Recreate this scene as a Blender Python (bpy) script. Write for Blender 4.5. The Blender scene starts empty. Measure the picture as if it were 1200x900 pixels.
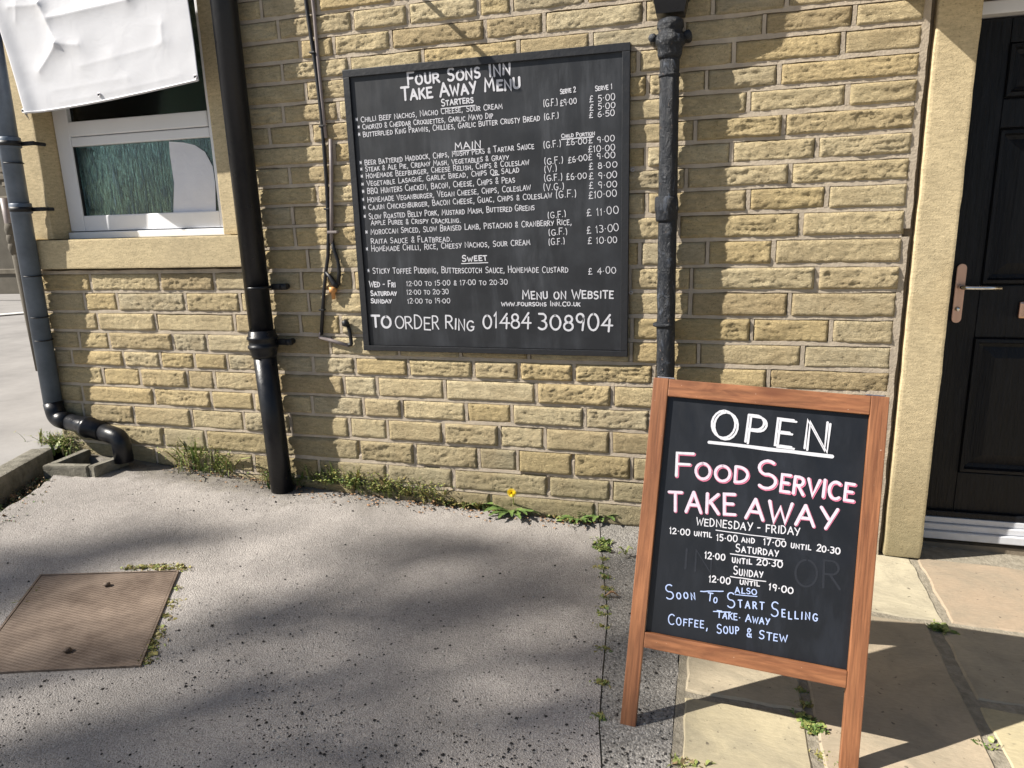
import bpy, bmesh, math, random
import numpy as np
from mathutils import Vector, Matrix, noise
random.seed(7)
S = bpy.context.scene
C = S.collection
R = math.radians

# ---------------------------------------------------------------- camera
FPX, YAW, PITCH, ROLL = 815.0, -0.2842555, 0.2268505, -0.0288487
CAM = np.array([0.0, -2.9, 1.32])
def cam_axes():
    cy, sy, cp, sp = math.cos(YAW), math.sin(YAW), math.cos(PITCH), math.sin(PITCH)
    f = np.array([sy*cp, cy*cp, -sp]); rt = np.array([cy, -sy, 0.0]); up = np.cross(rt, f)
    c, s = math.cos(ROLL), math.sin(ROLL)
    return rt*c+up*s, up*c-rt*s, f
AR, AU, AF = cam_axes()
cd = bpy.data.cameras.new('camera'); cam = bpy.data.objects.new('camera', cd); C.objects.link(cam)
m = Matrix.Identity(4)
for i in range(3):
    m[i][0] = AR[i]; m[i][1] = AU[i]; m[i][2] = -AF[i]; m[i][3] = CAM[i]
cam.matrix_world = m
cd.sensor_width = 36; cd.lens = FPX/1200*36; cd.clip_start = 0.05; cd.clip_end = 500
S.camera = cam

# ---------------------------------------------------------------- light
SUN_AZ, SUN_EL = R(66), R(41)          # azimuth from the wall normal, coming from the left
sd = np.array([math.sin(SUN_AZ)*math.cos(SUN_EL), math.cos(SUN_AZ)*math.cos(SUN_EL), -math.sin(SUN_EL)])  # travel
w = bpy.data.worlds.new('World'); S.world = w; w.use_nodes = True
nt = w.node_tree; bg = nt.nodes['Background']
sky = nt.nodes.new('ShaderNodeTexSky'); sky.sky_type = 'NISHITA'; sky.sun_disc = False
sky.sun_elevation = SUN_EL; sky.sun_rotation = math.atan2(-sd[0], -sd[1]) % (2*math.pi)
nt.links.new(sky.outputs[0], bg.inputs[0]); bg.inputs[1].default_value = 0.052
sl = bpy.data.lights.new('sun', 'SUN'); sl.energy = 5.0; sl.angle = R(0.55); sl.color = (1.0, 0.945, 0.86)
so = bpy.data.objects.new('sun', sl); C.objects.link(so)
so.rotation_euler = Vector(sd.tolist()).to_track_quat('-Z', 'Y').to_euler(); so.location = (-6, -4, 6)
S.view_settings.view_transform = 'Standard'; S.view_settings.look = 'None'
S.view_settings.exposure = 0.82; S.view_settings.gamma = 1
try: S.view_settings.use_curve_mapping = False
except Exception: pass
S.render.engine = 'CYCLES'

# ---------------------------------------------------------------- measuring helpers
def ray(px, py): return AF + AR*(px-600)/FPX + AU*(450-py)/FPX
def on_y(px, py, Y=0.0):
    d = ray(px, py); t = (Y-CAM[1])/d[1]; return CAM+d*t
GX = [-9, -3.6, -3.0, -2.5, -2.0, -1.3, -.4, .77, 3, 9]
GZ = [.16, .15, .125, .085, .055, .02, .0, -.034, -.09, -.2]
def gz(x, y): return float(np.interp(x, GX, GZ)) + 0.025*max(min(y, 0), -12)
def on_g(px, py, dz=0.0):
    d = ray(px, py); z = 0.0
    for _ in range(12):
        t = (z-CAM[2])/d[2]; p = CAM+d*t; z = gz(p[0], p[1])+dz
    return p
def V3(p): return Vector((float(p[0]), float(p[1]), float(p[2])))

# ---------------------------------------------------------------- materials
MATS = {}
def mat(name):
    mt = bpy.data.materials.new(name); mt.use_nodes = True; MATS[name] = mt
    return mt, mt.node_tree, mt.node_tree.nodes['Principled BSDF']
def N(nt, t, **kw):
    n = nt.nodes.new('ShaderNode'+t)
    for k, v in kw.items():
        if k in n.inputs: n.inputs[k].default_value = v
        else: setattr(n, k, v)
    return n
def L(nt, a, b): nt.links.new(a, b)
def coords(nt, scale=(1, 1, 1), obj=False):
    mp = N(nt, 'Mapping'); mp.inputs['Scale'].default_value = scale
    if obj:
        tc = N(nt, 'TexCoord'); L(nt, tc.outputs['Object'], mp.inputs[0])
    else:
        g = N(nt, 'NewGeometry'); L(nt, g.outputs['Position'], mp.inputs[0])
    return mp.outputs[0]
def noise_n(nt, co, scale, detail=4, rough=.6, dist=0):
    n = N(nt, 'TexNoise'); n.inputs['Scale'].default_value = scale; n.inputs['Detail'].default_value = detail
    n.inputs['Roughness'].default_value = rough; n.inputs['Distortion'].default_value = dist
    L(nt, co, n.inputs['Vector']); return n.outputs['Fac']
def ramp(nt, fac, stops, interp='LINEAR'):
    r = N(nt, 'ValToRGB'); r.color_ramp.interpolation = interp
    while len(r.color_ramp.elements) < len(stops): r.color_ramp.elements.new(0.5)
    for e, (p, c) in zip(r.color_ramp.elements, stops):
        e.position = p; e.color = (c, c, c, 1) if isinstance(c, (int, float)) else (*c, 1)
    L(nt, fac, r.inputs[0]); return r.outputs[0]
def mixc(nt, fac, a, b, mode='MIX'):
    m_ = N(nt, 'MixRGB', blend_type=mode)
    for i, v in ((0, fac), (1, a), (2, b)):
        if isinstance(v, (int, float)): m_.inputs[i].default_value = v
        elif isinstance(v, tuple): m_.inputs[i].default_value = (*v, 1)
        else: L(nt, v, m_.inputs[i])
    return m_.outputs[0]
def mth(nt, op, a, b=0.0):
    m_ = N(nt, 'Math', operation=op)
    for i, v in ((0, a), (1, b)):
        if isinstance(v, (int, float)): m_.inputs[i].default_value = v
        else: L(nt, v, m_.inputs[i])
    return m_.outputs[0]
def bump(nt, bs, h, strength=.5, dist=.01):
    b = N(nt, 'Bump'); b.inputs['Strength'].default_value = strength; b.inputs['Distance'].default_value = dist
    L(nt, h, b.inputs['Height']); L(nt, b.outputs[0], bs.inputs['Normal'])
def rnd(nt): return N(nt, 'ObjectInfo').outputs['Random']

def stone_mat(name, cols, dark, bscale=1.0, rough_face=True):
    mt, nt, bs = mat(name)
    co = coords(nt); r = rnd(nt)
    base = ramp(nt, r, [(i/(len(cols)-1), c) for i, c in enumerate(cols)])
    a = noise_n(nt, co, 9, 6, .65)
    base = mixc(nt, mth(nt, 'MULTIPLY', ramp(nt, a, [(.4, 0.), (.72, 1.)]), .55), base, dark)
    co2 = coords(nt, (1, 1, 3.2))
    b = noise_n(nt, co2, 34, 5, .7)
    base = mixc(nt, .55, base, ramp(nt, b, [(.25, .45), (.7, 1.25)]), 'MULTIPLY')
    # rust staining and green-grey weathering
    c = noise_n(nt, co, 2.6, 3, .5)
    base = mixc(nt, mth(nt, 'MULTIPLY', ramp(nt, c, [(.55, 0.), (.75, 1.)]), .30), base, (.44, .30, .14))
    sc_ = noise_n(nt, coords(nt, (1, 1, .5)), 1.1, 4, .6)
    base = mixc(nt, mth(nt, 'MULTIPLY', ramp(nt, sc_, [(.54, 0.), (.72, 1.)]), .28), base, (.36, .30, .20))
    # grime that grows towards the damp foot of the wall
    g = N(nt, 'NewGeometry'); sx = N(nt, 'SeparateXYZ'); L(nt, g.outputs['Position'], sx.inputs[0])
    low = ramp(nt, mth(nt, 'ADD', sx.outputs['Z'], mth(nt, 'MULTIPLY', a, .35)), [(.20, 1.), (.66, 0.)])
    base = mixc(nt, mth(nt, 'MULTIPLY', low, .62), base, (.17, .155, .09))
    sp = ramp(nt, noise_n(nt, co, 160, 2, .6), [(.30, .55), (.42, 1.)])  # crevice shade painted into the colour as fine dark specks
    base = mixc(nt, .7, base, sp, 'MULTIPLY')
    L(nt, base, bs.inputs['Base Color']); bs.inputs['Roughness'].default_value = .92
    bs.inputs['Specular IOR Level'].default_value = .25
    f1 = noise_n(nt, coords(nt, (1, 1, 1.6)), 70*bscale, 8, .78, .5); f2 = noise_n(nt, co, 230, 4, .7)
    bump(nt, bs, mth(nt, 'ADD', f1, mth(nt, 'MULTIPLY', f2, .35)), 1.0 if rough_face else .3, .018)
    return mt
M_stone = stone_mat('buff_sandstone', [(.68, .545, .305), (.79, .655, .40), (.58, .455, .26), (.80, .67, .42), (.64, .55, .37), (.76, .595, .32), (.69, .545, .29), (.78, .67, .44)], (.46, .355, .20))
M_ashlar = stone_mat('sawn_sandstone', [(.60, .49, .295), (.62, .51, .32)], (.46, .375, .23), .8, False)
def simple(name, col, rough=.6, metal=0, nscale=20, namt=.25, bstr=.15, bscale=60, spec=.5, dark=None, aniso=(1, 1, 1)):
    mt, nt, bs = mat(name); co = coords(nt, aniso)
    a = noise_n(nt, co, nscale, 6, .65)
    dk = dark or tuple(c*.55 for c in col)
    cc = mixc(nt, mth(nt, 'MULTIPLY', ramp(nt, a, [(.35, 0.), (.7, 1.)]), namt*2 if namt < .5 else 1.), col, dk)
    L(nt, cc, bs.inputs['Base Color'])
    rr = ramp(nt, a, [(.2, max(rough-.12, .03)), (.8, min(rough+.12, 1.))]); L(nt, rr, bs.inputs['Roughness'])
    bs.inputs['Metallic'].default_value = metal; bs.inputs['Specular IOR Level'].default_value = spec
    if bstr: bump(nt, bs, noise_n(nt, co, bscale, 5, .6), bstr, .01)
    return mt
M_mortar = simple('lime_mortar', (.50, .425, .325), .95, nscale=18, namt=.35, bstr=.35, bscale=120, dark=(.32, .27, .22), spec=.2)
M_core = simple('wall_core', (.22, .18, .13), .95, bstr=.3)
M_blackpvc = simple('black_pipe_paint', (.005, .006, .009), .34, nscale=22, namt=.3, bstr=.12, bscale=45, dark=(.014, .014, .016), spec=.38)
M_greypvc = simple('faded_grey_pipe', (.13, .165, .215), .42, nscale=9, namt=.3, bstr=.06, dark=(.05, .065, .09))
M_rubber = simple('black_plastic', (.01, .01, .012), .5, bstr=.05)
def peel():
    mt, nt, bs = mat('peeling_black_paint'); co = coords(nt, (1, 1, .5))
    a = noise_n(nt, co, 38, 8, .72, .6)
    cc = mixc(nt, ramp(nt, a, [(.56, 0.), (.62, 1.)]), (.009, .012, .018), (.060, .070, .090))
    b = noise_n(nt, co, 90, 4, .6)
    cc = mixc(nt, ramp(nt, b, [(.66, 0.), (.72, 1.)]), cc, (.20, .14, .11))
    L(nt, cc, bs.inputs['Base Color']); bs.inputs['Roughness'].default_value = .42
    bump(nt, bs, ramp(nt, a, [(.35, 0.), (.62, 1.)]), .7, .006)
    return mt
M_peel = peel()
M_white = simple('white_upvc', (.80, .81, .84), .35, nscale=5, namt=.06, bstr=.02)
M_greyupvc = simple('weathered_white_threshold', (.60, .62, .66), .5, nscale=24, namt=.15, bstr=.05, dark=(.4, .38, .34))
def glassm(name, tint, streak):
    mt, nt, bs = mat(name); out = nt.nodes['Material Output']; nt.nodes.remove(bs)
    tr = N(nt, 'BsdfTransparent'); gl = N(nt, 'BsdfGlossy'); gl.inputs['Roughness'].default_value = .14 if streak else .04
    df = N(nt, 'BsdfDiffuse'); m1 = N(nt, 'MixShader'); m2 = N(nt, 'MixShader')
    tr.inputs[0].default_value = (*tint, 1)
    co = coords(nt, (1, 1, .12) if streak else (1, 1, 1))
    s = noise_n(nt, co, 85 if streak else 3, 3, .7, .2)
    df.inputs[0].default_value = (.10, .165, .19, 1)
    L(nt, ramp(nt, s, [(.50, 0.), (.64, .8 if streak else .02)]), m1.inputs[0])
    L(nt, tr.outputs[0], m1.inputs[1]); L(nt, df.outputs[0], m1.inputs[2])
    fr = N(nt, 'Fresnel'); fr.inputs[0].default_value = 1.5
    b = N(nt, 'Bump'); b.inputs['Strength'].default_value = .5 if streak else .02; b.inputs['Distance'].default_value = .004
    L(nt, s, b.inputs['Height'])
    for q in (gl, fr, df): L(nt, b.outputs[0], q.inputs['Normal'])
    L(nt, fr.outputs[0], m2.inputs[0]); L(nt, m1.outputs[0], m2.inputs[1]); L(nt, gl.outputs[0], m2.inputs[2])
    L(nt, m2.outputs[0], out.inputs[0]); return mt
M_glass = glassm('rain_patterned_glass', (.75, .95, .93), True)
M_clear = glassm('clear_glass', (.8, .95, .88), False)
M_curtain = simple('dark_green_blind', (.012, .028, .023), .9, nscale=10, namt=.4, bstr=.1, aniso=(1, 1, .1))
M_teal = simple('teal_room_wall', (.010, .022, .026), .9, nscale=6, namt=.3, bstr=.1, aniso=(1, 1, .3))
M_paper = simple('white_paper', (.76, .77, .82), .7, nscale=9, namt=.12, bstr=.6, bscale=14, dark=(.6, .61, .67))
def bannerm():
    mt, nt, bs = mat('white_vinyl'); co = coords(nt)
    a = noise_n(nt, co, 3.2, 5, .55)
    cc = mixc(nt, ramp(nt, a, [(.45, 0.), (.8, .35)]), (.66, .66, .68), (.52, .52, .54))
    st = noise_n(nt, coords(nt, (2.2, 1, 1)), 7, 3, .5)
    cc = mixc(nt, ramp(nt, st, [(.70, 0.), (.78, .35)]), cc, (.60, .55, .47))
    L(nt, cc, bs.inputs['Base Color']); bs.inputs['Roughness'].default_value = .33
    bump(nt, bs, noise_n(nt, co, 9, 3, .5, .6), .12, .02); return mt
M_banner = bannerm()
def boardm(name, base, smear, vert=True, ghost=.3):
    mt, nt, bs = mat(name); co = coords(nt, (1, 1, .18) if vert else (1, 1, 1))
    a = noise_n(nt, co, 16, 6, .65, .3); b = noise_n(nt, coords(nt), 2.3, 3, .5)
    f = mth(nt, 'MULTIPLY', ramp(nt, a, [(.48, 0.), (.85, 1.)]), ramp(nt, b, [(.4, 0.), (.65, 1.)]))
    cc = mixc(nt, mth(nt, 'MULTIPLY', f, ghost*3), base, smear)
    c2 = noise_n(nt, coords(nt), 6, 4, .6)
    cc = mixc(nt, mth(nt, 'MULTIPLY', ramp(nt, c2, [(.45, 0.), (.8, 1.)]), ghost), cc, smear)
    L(nt, cc, bs.inputs['Base Color'])
    L(nt, ramp(nt, a, [(.3, .42), (.8, .62)]), bs.inputs['Roughness']); return mt
M_black = boardm('menu_blackboard', (.012, .0135, .017), (.075, .082, .095))
M_black2 = boardm('easel_blackboard', (.004, .0055, .009), (.024, .032, .050), True, .16)
M_frame = simple('painted_black_frame', (.014, .015, .018), .45, nscale=20, namt=.2, bstr=.15, dark=(.008, .008, .01))
def ink(name, col):
    mt, nt, bs = mat(name); a = noise_n(nt, coords(nt), 90, 3, .6)
    L(nt, mixc(nt, ramp(nt, a, [(.35, .0), (.72, .35)]), col, tuple(c*.62 for c in col)), bs.inputs['Base Color'])
    bs.inputs['Roughness'].default_value = .8; return mt
M_ink = ink('white_chalk_pen', (.64, .64, .68)); M_inkp = ink('pink_chalk_pen', (.62, .17, .27))
M_inkw = ink('pinkish_white_chalk_pen', (.68, .57, .66)); M_inkb = ink('blue_white_chalk_pen', (.42, .52, .80))
M_ghost = ink('rubbed_out_chalk', (.010, .013, .021))
def woodm(name, c1, c2, horiz=False, knots=True, rough=.5):
    mt, nt, bs = mat(name)
    co = coords(nt, (4, 30, 30) if horiz else (30, 30, 2.2), obj=True)
    a = noise_n(nt, co, 1.6, 7, .62, 1.2)
    cc = mixc(nt, ramp(nt, a, [(.34, 0.), (.66, 1.)]), c1, c2)
    b = noise_n(nt, coords(nt, (3, 26, 26) if horiz else (70, 70, 3), obj=True), 2.4, 4, .6)
    cc = mixc(nt, .75, cc, ramp(nt, b, [(.3, .5), (.62, 1.1)]), 'MULTIPLY')
    if knots:
        vz = N(nt, 'TexVoronoi'); vz.inputs['Scale'].default_value = 1.0
        L(nt, coords(nt, (3.2, 9, 9) if horiz else (9, 9, 3.2), obj=True), vz.inputs['Vector'])
        cc = mixc(nt, ramp(nt, vz.outputs['Distance'], [(.08, .85), (.20, 0.)]), cc, (.13, .042, .018))
    r = rnd(nt); cc = mixc(nt, mth(nt, 'MULTIPLY', r, .35), cc, tuple(c*.7 for c in c1))
    sp = noise_n(nt, coords(nt), 140, 2, .5); cc = mixc(nt, ramp(nt, sp, [(.74, 0.), (.78, .6)]), cc, (.7, .5, .38))
    L(nt, cc, bs.inputs['Base Color']); bs.inputs['Roughness'].default_value = rough
    bump(nt, bs, b, .25, .003); return mt
M_wood = woodm('stained_pine', (.37, .155, .068), (.175, .064, .028)); M_woodh = woodm('stained_pine_rail', (.37, .155, .068), (.175, .064, .028), True)
def doorm():
    mt, nt, bs = mat('black_woodgrain_door'); co = coords(nt, (30, 30, 2.5))
    a = noise_n(nt, co, 2.2, 7, .7, 1.5)
    L(nt, ramp(nt, a, [(.3, (.003, .0035, .005)), (.8, (.010, .012, .018))]), bs.inputs['Base Color'])
    bs.inputs['Roughness'].default_value = .34; bs.inputs['Specular IOR Level'].default_value = .22; bump(nt, bs, a, .8, .006); return mt
M_door = doorm()
M_copper = simple('brushed_copper', (.58, .38, .29), .38, metal=1, nscale=30, namt=.1, bstr=.03, aniso=(1, 1, .1))
M_chrome = simple('chrome', (.75, .75, .77), .18, metal=1, bstr=0)
M_steel = simple('zinc_hinge', (.62, .60, .62), .4, metal=1, bstr=.1)
def tarmac(name, c1, c2, agg, scale, moss=.0):
    mt, nt, bs = mat(name); co = coords(nt)
    big = noise_n(nt, co, 1.6, 5, .6); med = noise_n(nt, co, 11, 5, .6)
    cc = mixc(nt, ramp(nt, big, [(.35, 0.), (.68, 1.)]), c1, c2)
    cc = mixc(nt, .5, cc, ramp(nt, med, [(.25, .72), (.75, 1.12)]), 'MULTIPLY')
    vz = N(nt, 'TexVoronoi'); vz.inputs['Scale'].default_value = scale; L(nt, co, vz.inputs['Vector'])
    cell = ramp(nt, vz.outputs['Color'], [(.15, .62), (.6, 1.0), (.95, 1.45)])
    cc = mixc(nt, agg, cc, cell, 'MULTIPLY')
    gap = ramp(nt, vz.outputs['Distance'], [(.45, 1.), (.85, .45)]); cc = mixc(nt, agg, cc, gap, 'MULTIPLY')
    sp = noise_n(nt, co, scale*.55, 2, .5); cc = mixc(nt, ramp(nt, sp, [(.24, .8), (.31, 0.)]), cc, (.035, .032, .03))
    # damp, mossy dirt close to the foot of the wall
    g = N(nt, 'NewGeometry'); sx = N(nt, 'SeparateXYZ'); L(nt, g.outputs['Position'], sx.inputs[0])
    near = ramp(nt, mth(nt, 'ADD', sx.outputs['Y'], mth(nt, 'MULTIPLY', noise_n(nt, co, 4.5, 6, .7), .55)), [(.04, 0.), (.24, 1.)])
    near = mth(nt, 'MULTIPLY', near, ramp(nt, mth(nt, 'MULTIPLY', sx.outputs['X'], -.25), [(.36, .25), (.50, 1.)]))
    cc = mixc(nt, mth(nt, 'MULTIPLY', near, .75), cc, mixc(nt, ramp(nt, noise_n(nt, co, 14, 4, .6), [(.45, 0.), (.6, 1.)]), (.075, .065, .05), (.14, .125, .085)))
    L(nt, cc, bs.inputs['Base Color']); bs.inputs['Roughness'].default_value = .9; bs.inputs['Specular IOR Level'].default_value = .3
    h = mth(nt, 'SUBTRACT', mth(nt, 'MULTIPLY', noise_n(nt, co, scale*1.3, 4, .65), .8), vz.outputs['Distance'])
    h = mth(nt, 'ADD', h, mth(nt, 'MULTIPLY', noise_n(nt, co, 22, 4, .5), 1.4))
    bump(nt, bs, h, .6, .005); return mt
M_tarmac = tarmac('weathered_tarmac', (.47, .432, .40), (.335, .31, .288), .45, 220)
M_tarmac2 = tarmac('coarse_grey_tarmac', (.38, .36, .33), (.27, .255, .235), .75, 150)
M_road = simple('pale_road', (.33, .315, .30), .95, nscale=2.2, namt=.45, bstr=.12, bscale=70, dark=(.24, .23, .22), spec=.2)
def flagm():
    mt, nt, bs = mat('yorkstone_flag'); co = coords(nt)
    r = rnd(nt); cc = ramp(nt, r, [(0, (.50, .43, .27)), (.3, (.56, .49, .35)), (.55, (.40, .31, .22)), (.8, (.52, .47, .34)), (1, (.47, .40, .29))])
    a = noise_n(nt, co, 6, 7, .65, .8)
    cc = mixc(nt, mth(nt, 'MULTIPLY', ramp(nt, a, [(.42, 0.), (.7, 1.)]), .6), cc, (.27, .24, .18))
    b = noise_n(nt, coords(nt, (1, 3, 1)), 40, 5, .7); cc = mixc(nt, .5, cc, ramp(nt, b, [(.25, .7), (.75, 1.15)]), 'MULTIPLY')
    sp = noise_n(nt, co, 48, 2, .5); cc = mixc(nt, ramp(nt, sp, [(.25, .7), (.31, 0.)]), cc, (.06, .05, .04))
    L(nt, cc, bs.inputs['Base Color']); bs.inputs['Roughness'].default_value = .82
    bump(nt, bs, mth(nt, 'ADD', a, mth(nt, 'MULTIPLY', b, .5)), .5, .008); return mt
M_flag = flagm()
M_joint = simple('sandy_joint', (.36, .32, .25), .95, nscale=40, namt=.35, bstr=.6, bscale=120, dark=(.14, .125, .09))
M_kerb = simple('old_concrete', (.27, .25, .20), .95, nscale=18, namt=.5, bstr=.8, bscale=110, dark=(.11, .10, .075))
M_soil = simple('dark_soil', (.035, .028, .02), 1, nscale=40, namt=.4, bstr=1, bscale=90, dark=(.012, .01, .008))
def rustm():
    mt, nt, bs = mat('rusty_tread_plate')
    tc = N(nt, 'TexCoord'); mp = N(nt, 'Mapping'); L(nt, tc.outputs['Object'], mp.inputs[0]); co = coords(nt)
    a = noise_n(nt, co, 7, 6, .65)
    cc = mixc(nt, ramp(nt, a, [(.38, 0.), (.68, 1.)]), (.22, .165, .125), (.095, .064, .045))
    L(nt, cc, bs.inputs['Base Color'])
    w1 = N(nt, 'TexWave', bands_direction='X'); w1.inputs['Scale'].default_value = 26; w1.inputs['Distortion'].default_value = .3; L(nt, mp.outputs[0], w1.inputs['Vector'])
    w2 = N(nt, 'TexWave', bands_direction='Y'); w2.inputs['Scale'].default_value = 26; w2.inputs['Distortion'].default_value = .3; L(nt, mp.outputs[0], w2.inputs['Vector'])
    h = mth(nt, 'ADD', mth(nt, 'MULTIPLY', w1.outputs['Fac'], .35), w2.outputs['Fac'])
    bump(nt, bs, mth(nt, 'ADD', h, mth(nt, 'MULTIPLY', noise_n(nt, co, 120, 3, .6), .9)), .4, .003)
    bs.inputs['Roughness'].default_value = .8; bs.inputs['Metallic'].default_value = .1; return mt
M_rust = rustm()
def leafm(name, c1, c2):
    mt, nt, bs = mat(name); a = noise_n(nt, coords(nt), 45, 2, .5)
    L(nt, ramp(nt, a, [(.35, c1), (.65, c2)]), bs.inputs['Base Color']); bs.inputs['Roughness'].default_value = .55
    bs.inputs['Transmission Weight'].default_value = 0; return mt
M_g1 = leafm('grass_green', (.19, .235, .055), (.33, .36, .12)); M_g2 = leafm('leaf_green', (.08, .14, .035), (.17, .25, .065))
M_g3 = leafm('olive_moss', (.20, .18, .055), (.36, .31, .10)); M_g4 = leafm('dry_straw', (.42, .34, .17), (.25, .17, .09))
M_yel = leafm('dandelion_yellow', (.85, .62, .01), (.90, .70, .02)); M_dead = leafm('dead_leaf', (.24, .12, .055), (.42, .27, .15))
M_bark = simple('tree_bark', (.16, .13, .10), .95, bstr=.6)
M_far = simple('dark_far_stone', (.13, .115, .09), .95, nscale=3, namt=.3, bstr=.3)
M_hedge = leafm('dark_hedge', (.025, .035, .012), (.06, .07, .03))
M_linep = simple('road_paint', (.75, .75, .72), .7, nscale=30, namt=.2, bstr=.1)
M_cable = simple('grey_cable', (.26, .22, .21), .5, bstr=.05)
M_orange = simple('orange_plastic_cap', (.75, .36, .12), .5, bstr=.02)

# ---------------------------------------------------------------- mesh helpers
def link(name, me, m_, parent=None):
    o = bpy.data.objects.new(name, me); C.objects.link(o)
    if m_ is not None:
        for q in (m_ if isinstance(m_, (list, tuple)) else [m_]): me.materials.append(q)
    if parent is not None: o.parent = parent
    return o
def obj(name, bm, m_, parent=None, smooth=False, origin=None):
    me = bpy.data.meshes.new(name)
    if origin is not None: bmesh.ops.translate(bm, vec=-Vector(origin), verts=bm.verts)
    bm.normal_update(); bm.to_mesh(me); bm.free()
    if smooth:
        for p in me.polygons: p.use_smooth = True
    o = link(name, me, m_, parent)
    if origin is not None: o.location = Vector(origin)
    return o
def pyobj(name, vs, fs, m_, parent=None, smooth=False, mi=None):
    me = bpy.data.meshes.new(name); me.from_pydata([tuple(v) for v in vs], [], fs); me.update()
    if smooth: me.polygons.foreach_set('use_smooth', [True]*len(me.polygons))
    o = link(name, me, m_, parent)
    if mi: me.polygons.foreach_set('material_index', mi)
    return o
def thing(name, label, cat, loc=(0, 0, 0), group=None, parent_inv=True):
    o = bpy.data.objects.new(name, None); C.objects.link(o); o.empty_display_size = .1
    o['label'] = label; o['category'] = cat
    if group: o['group'] = group
    o['_loc'] = list(map(float, loc)); return o
def tag(o, label, cat, group=None):
    o['label'] = label; o['category'] = cat
    if group: o['group'] = group
    return o
def struct(o, label=None):
    o['kind'] = 'structure'
    if label: o['label'] = label
    return o
def box(bm, x0, x1, y0, y1, z0, z1, bev=0.0, mtx=None):
    r = bmesh.ops.create_cube(bm, size=1.0); vs = r['verts']
    bmesh.ops.scale(bm, vec=(abs(x1-x0), abs(y1-y0), abs(z1-z0)), verts=vs)
    bmesh.ops.translate(bm, vec=((x0+x1)/2, (y0+y1)/2, (z0+z1)/2), verts=vs)
    if bev:
        es = list({e for v in vs for e in v.link_edges})
        rr = bmesh.ops.bevel(bm, geom=es, offset=bev, segments=2, affect='EDGES', profile=.6)
        vs = list({v for f in rr['faces'] for v in f.verts} | {v for v in vs if v.is_valid})
    if mtx is not None: bmesh.ops.transform(bm, matrix=mtx, verts=vs)
    return vs
def bx(*a, **k):
    bm = bmesh.new(); box(bm, *a, **k); return bm
def tube(bm, pts, rad, seg=20, caps=True, wob=0.0):
    pts = [Vector(p) for p in pts]; rs = rad if isinstance(rad, (list, tuple)) else [rad]*len(pts)
    rings = []; prev = None
    for i, p in enumerate(pts):
        t = (pts[min(i+1, len(pts)-1)]-pts[max(i-1, 0)]).normalized()
        a = t.orthogonal().normalized() if prev is None else (prev-t*prev.dot(t)).normalized()
        prev = a; b = t.cross(a)
        ring = []
        for k in range(seg):
            an = 2*math.pi*k/seg; rr = rs[i]
            if wob: rr *= 1+wob*noise.noise(p*14+Vector((math.cos(an)*1.5, math.sin(an)*1.5, 0)))
            ring.append(bm.verts.new(p+a*math.cos(an)*rr+b*math.sin(an)*rr))
        rings.append(ring)
    for r0, r1 in zip(rings, rings[1:]):
        for k in range(seg):
            f = bm.faces.new((r0[k], r0[(k+1) % seg], r1[(k+1) % seg], r1[k])); f.smooth = True
    if caps: bm.faces.new(rings[0][::-1]); bm.faces.new(rings[-1])
    return bm
def tb(pts, rad, seg=20, caps=True, wob=0.0): return tube(bmesh.new(), pts, rad, seg, caps, wob)
def bend(pts, n=6, r=.05):
    """rounds the inner corners of a polyline"""
    pts = [Vector(p) for p in pts]; out = [pts[0]]
    for a, b, c in zip(pts, pts[1:], pts[2:]):
        d1 = (a-b); d2 = (c-b); k = min(r, d1.length*.45, d2.length*.45)
        p0 = b+d1.normalized()*k; p2 = b+d2.normalized()*k
        for i in range(n+1):
            t = i/n; out.append(p0*(1-t)**2+b*2*t*(1-t)+p2*t*t)
    out.append(pts[-1]); return out
def dens(pts, step=.04):
    out = []
    for a, b in zip(pts, pts[1:]):
        a = Vector(a); b = Vector(b); n = max(1, int((b-a).length/step))
        for i in range(n): out.append(a.lerp(b, i/n))
    out.append(Vector(pts[-1])); return out
def fin():
    """moves every thing's Empty to its base, keeping its parts where they stand"""
    for o in list(C.objects):
        if '_loc' in o:
            l = Vector(o['_loc']); del o['_loc']; o.location = l
            for ch in o.children: ch.matrix_parent_inverse = Matrix.Translation(-l)

# ================================================================ GROUND
CR = [on_g(px, py) for px, py in ((702, 585), (703, 622), (708, 680), (712, 722), (706, 790), (702, 850), (705, 899))]
def crack_x(y):
    ys = [p[1] for p in CR][::-1]; xs = [p[0] for p in CR][::-1]
    return float(np.interp(y, ys, xs))
def on_z(px, py, z_): d = ray(px, py); t_ = (z_-CAM[2])/d[2]; return CAM+d*t_
GUL = [on_z(110, 547, .175), on_z(158, 530, .175), on_z(98, 526, .175), on_z(49, 546, .175)]
GC = np.mean(GUL, axis=0)
def in_gully(x, y):
    s_ = None
    for i in range(4):
        a_ = GUL[i]*.86+GC*.14; b_ = GUL[(i+1) % 4]*.86+GC*.14
        c_ = (b_[0]-a_[0])*(y-a_[1])-(b_[1]-a_[1])*(x-a_[0])
        if s_ is None: s_ = c_ > 0
        elif (c_ > 0) != s_: return False
    return True
def sheet(name, x0f, x1f, ys, nx, m_, dz=0.0, amp=0.004, parent=None):
    vs = []; fs = []
    for j, y in enumerate(ys):
        a, b = x0f(y), x1f(y)
        for i in range(nx+1):
            x = a+(b-a)*i/nx
            vs.append((x, y, gz(x, y)+dz+amp*noise.noise(Vector((x*2.2, y*2.2, 3)))+amp*.4*noise.noise(Vector((x*9, y*9, 1)))-(.22 if in_gully(x, y) else 0)))
    for j in range(len(ys)-1):
        for i in range(nx):
            q = j*(nx+1)+i; fs.append((q, q+1, q+nx+2, q+nx+1))
    return pyobj(name, vs, fs, m_, parent, True)
ysn = list(np.linspace(-3.4, 0.24, 150))
KT = [on_g(0, 563, .07), on_g(59, 526, .07)]
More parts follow.
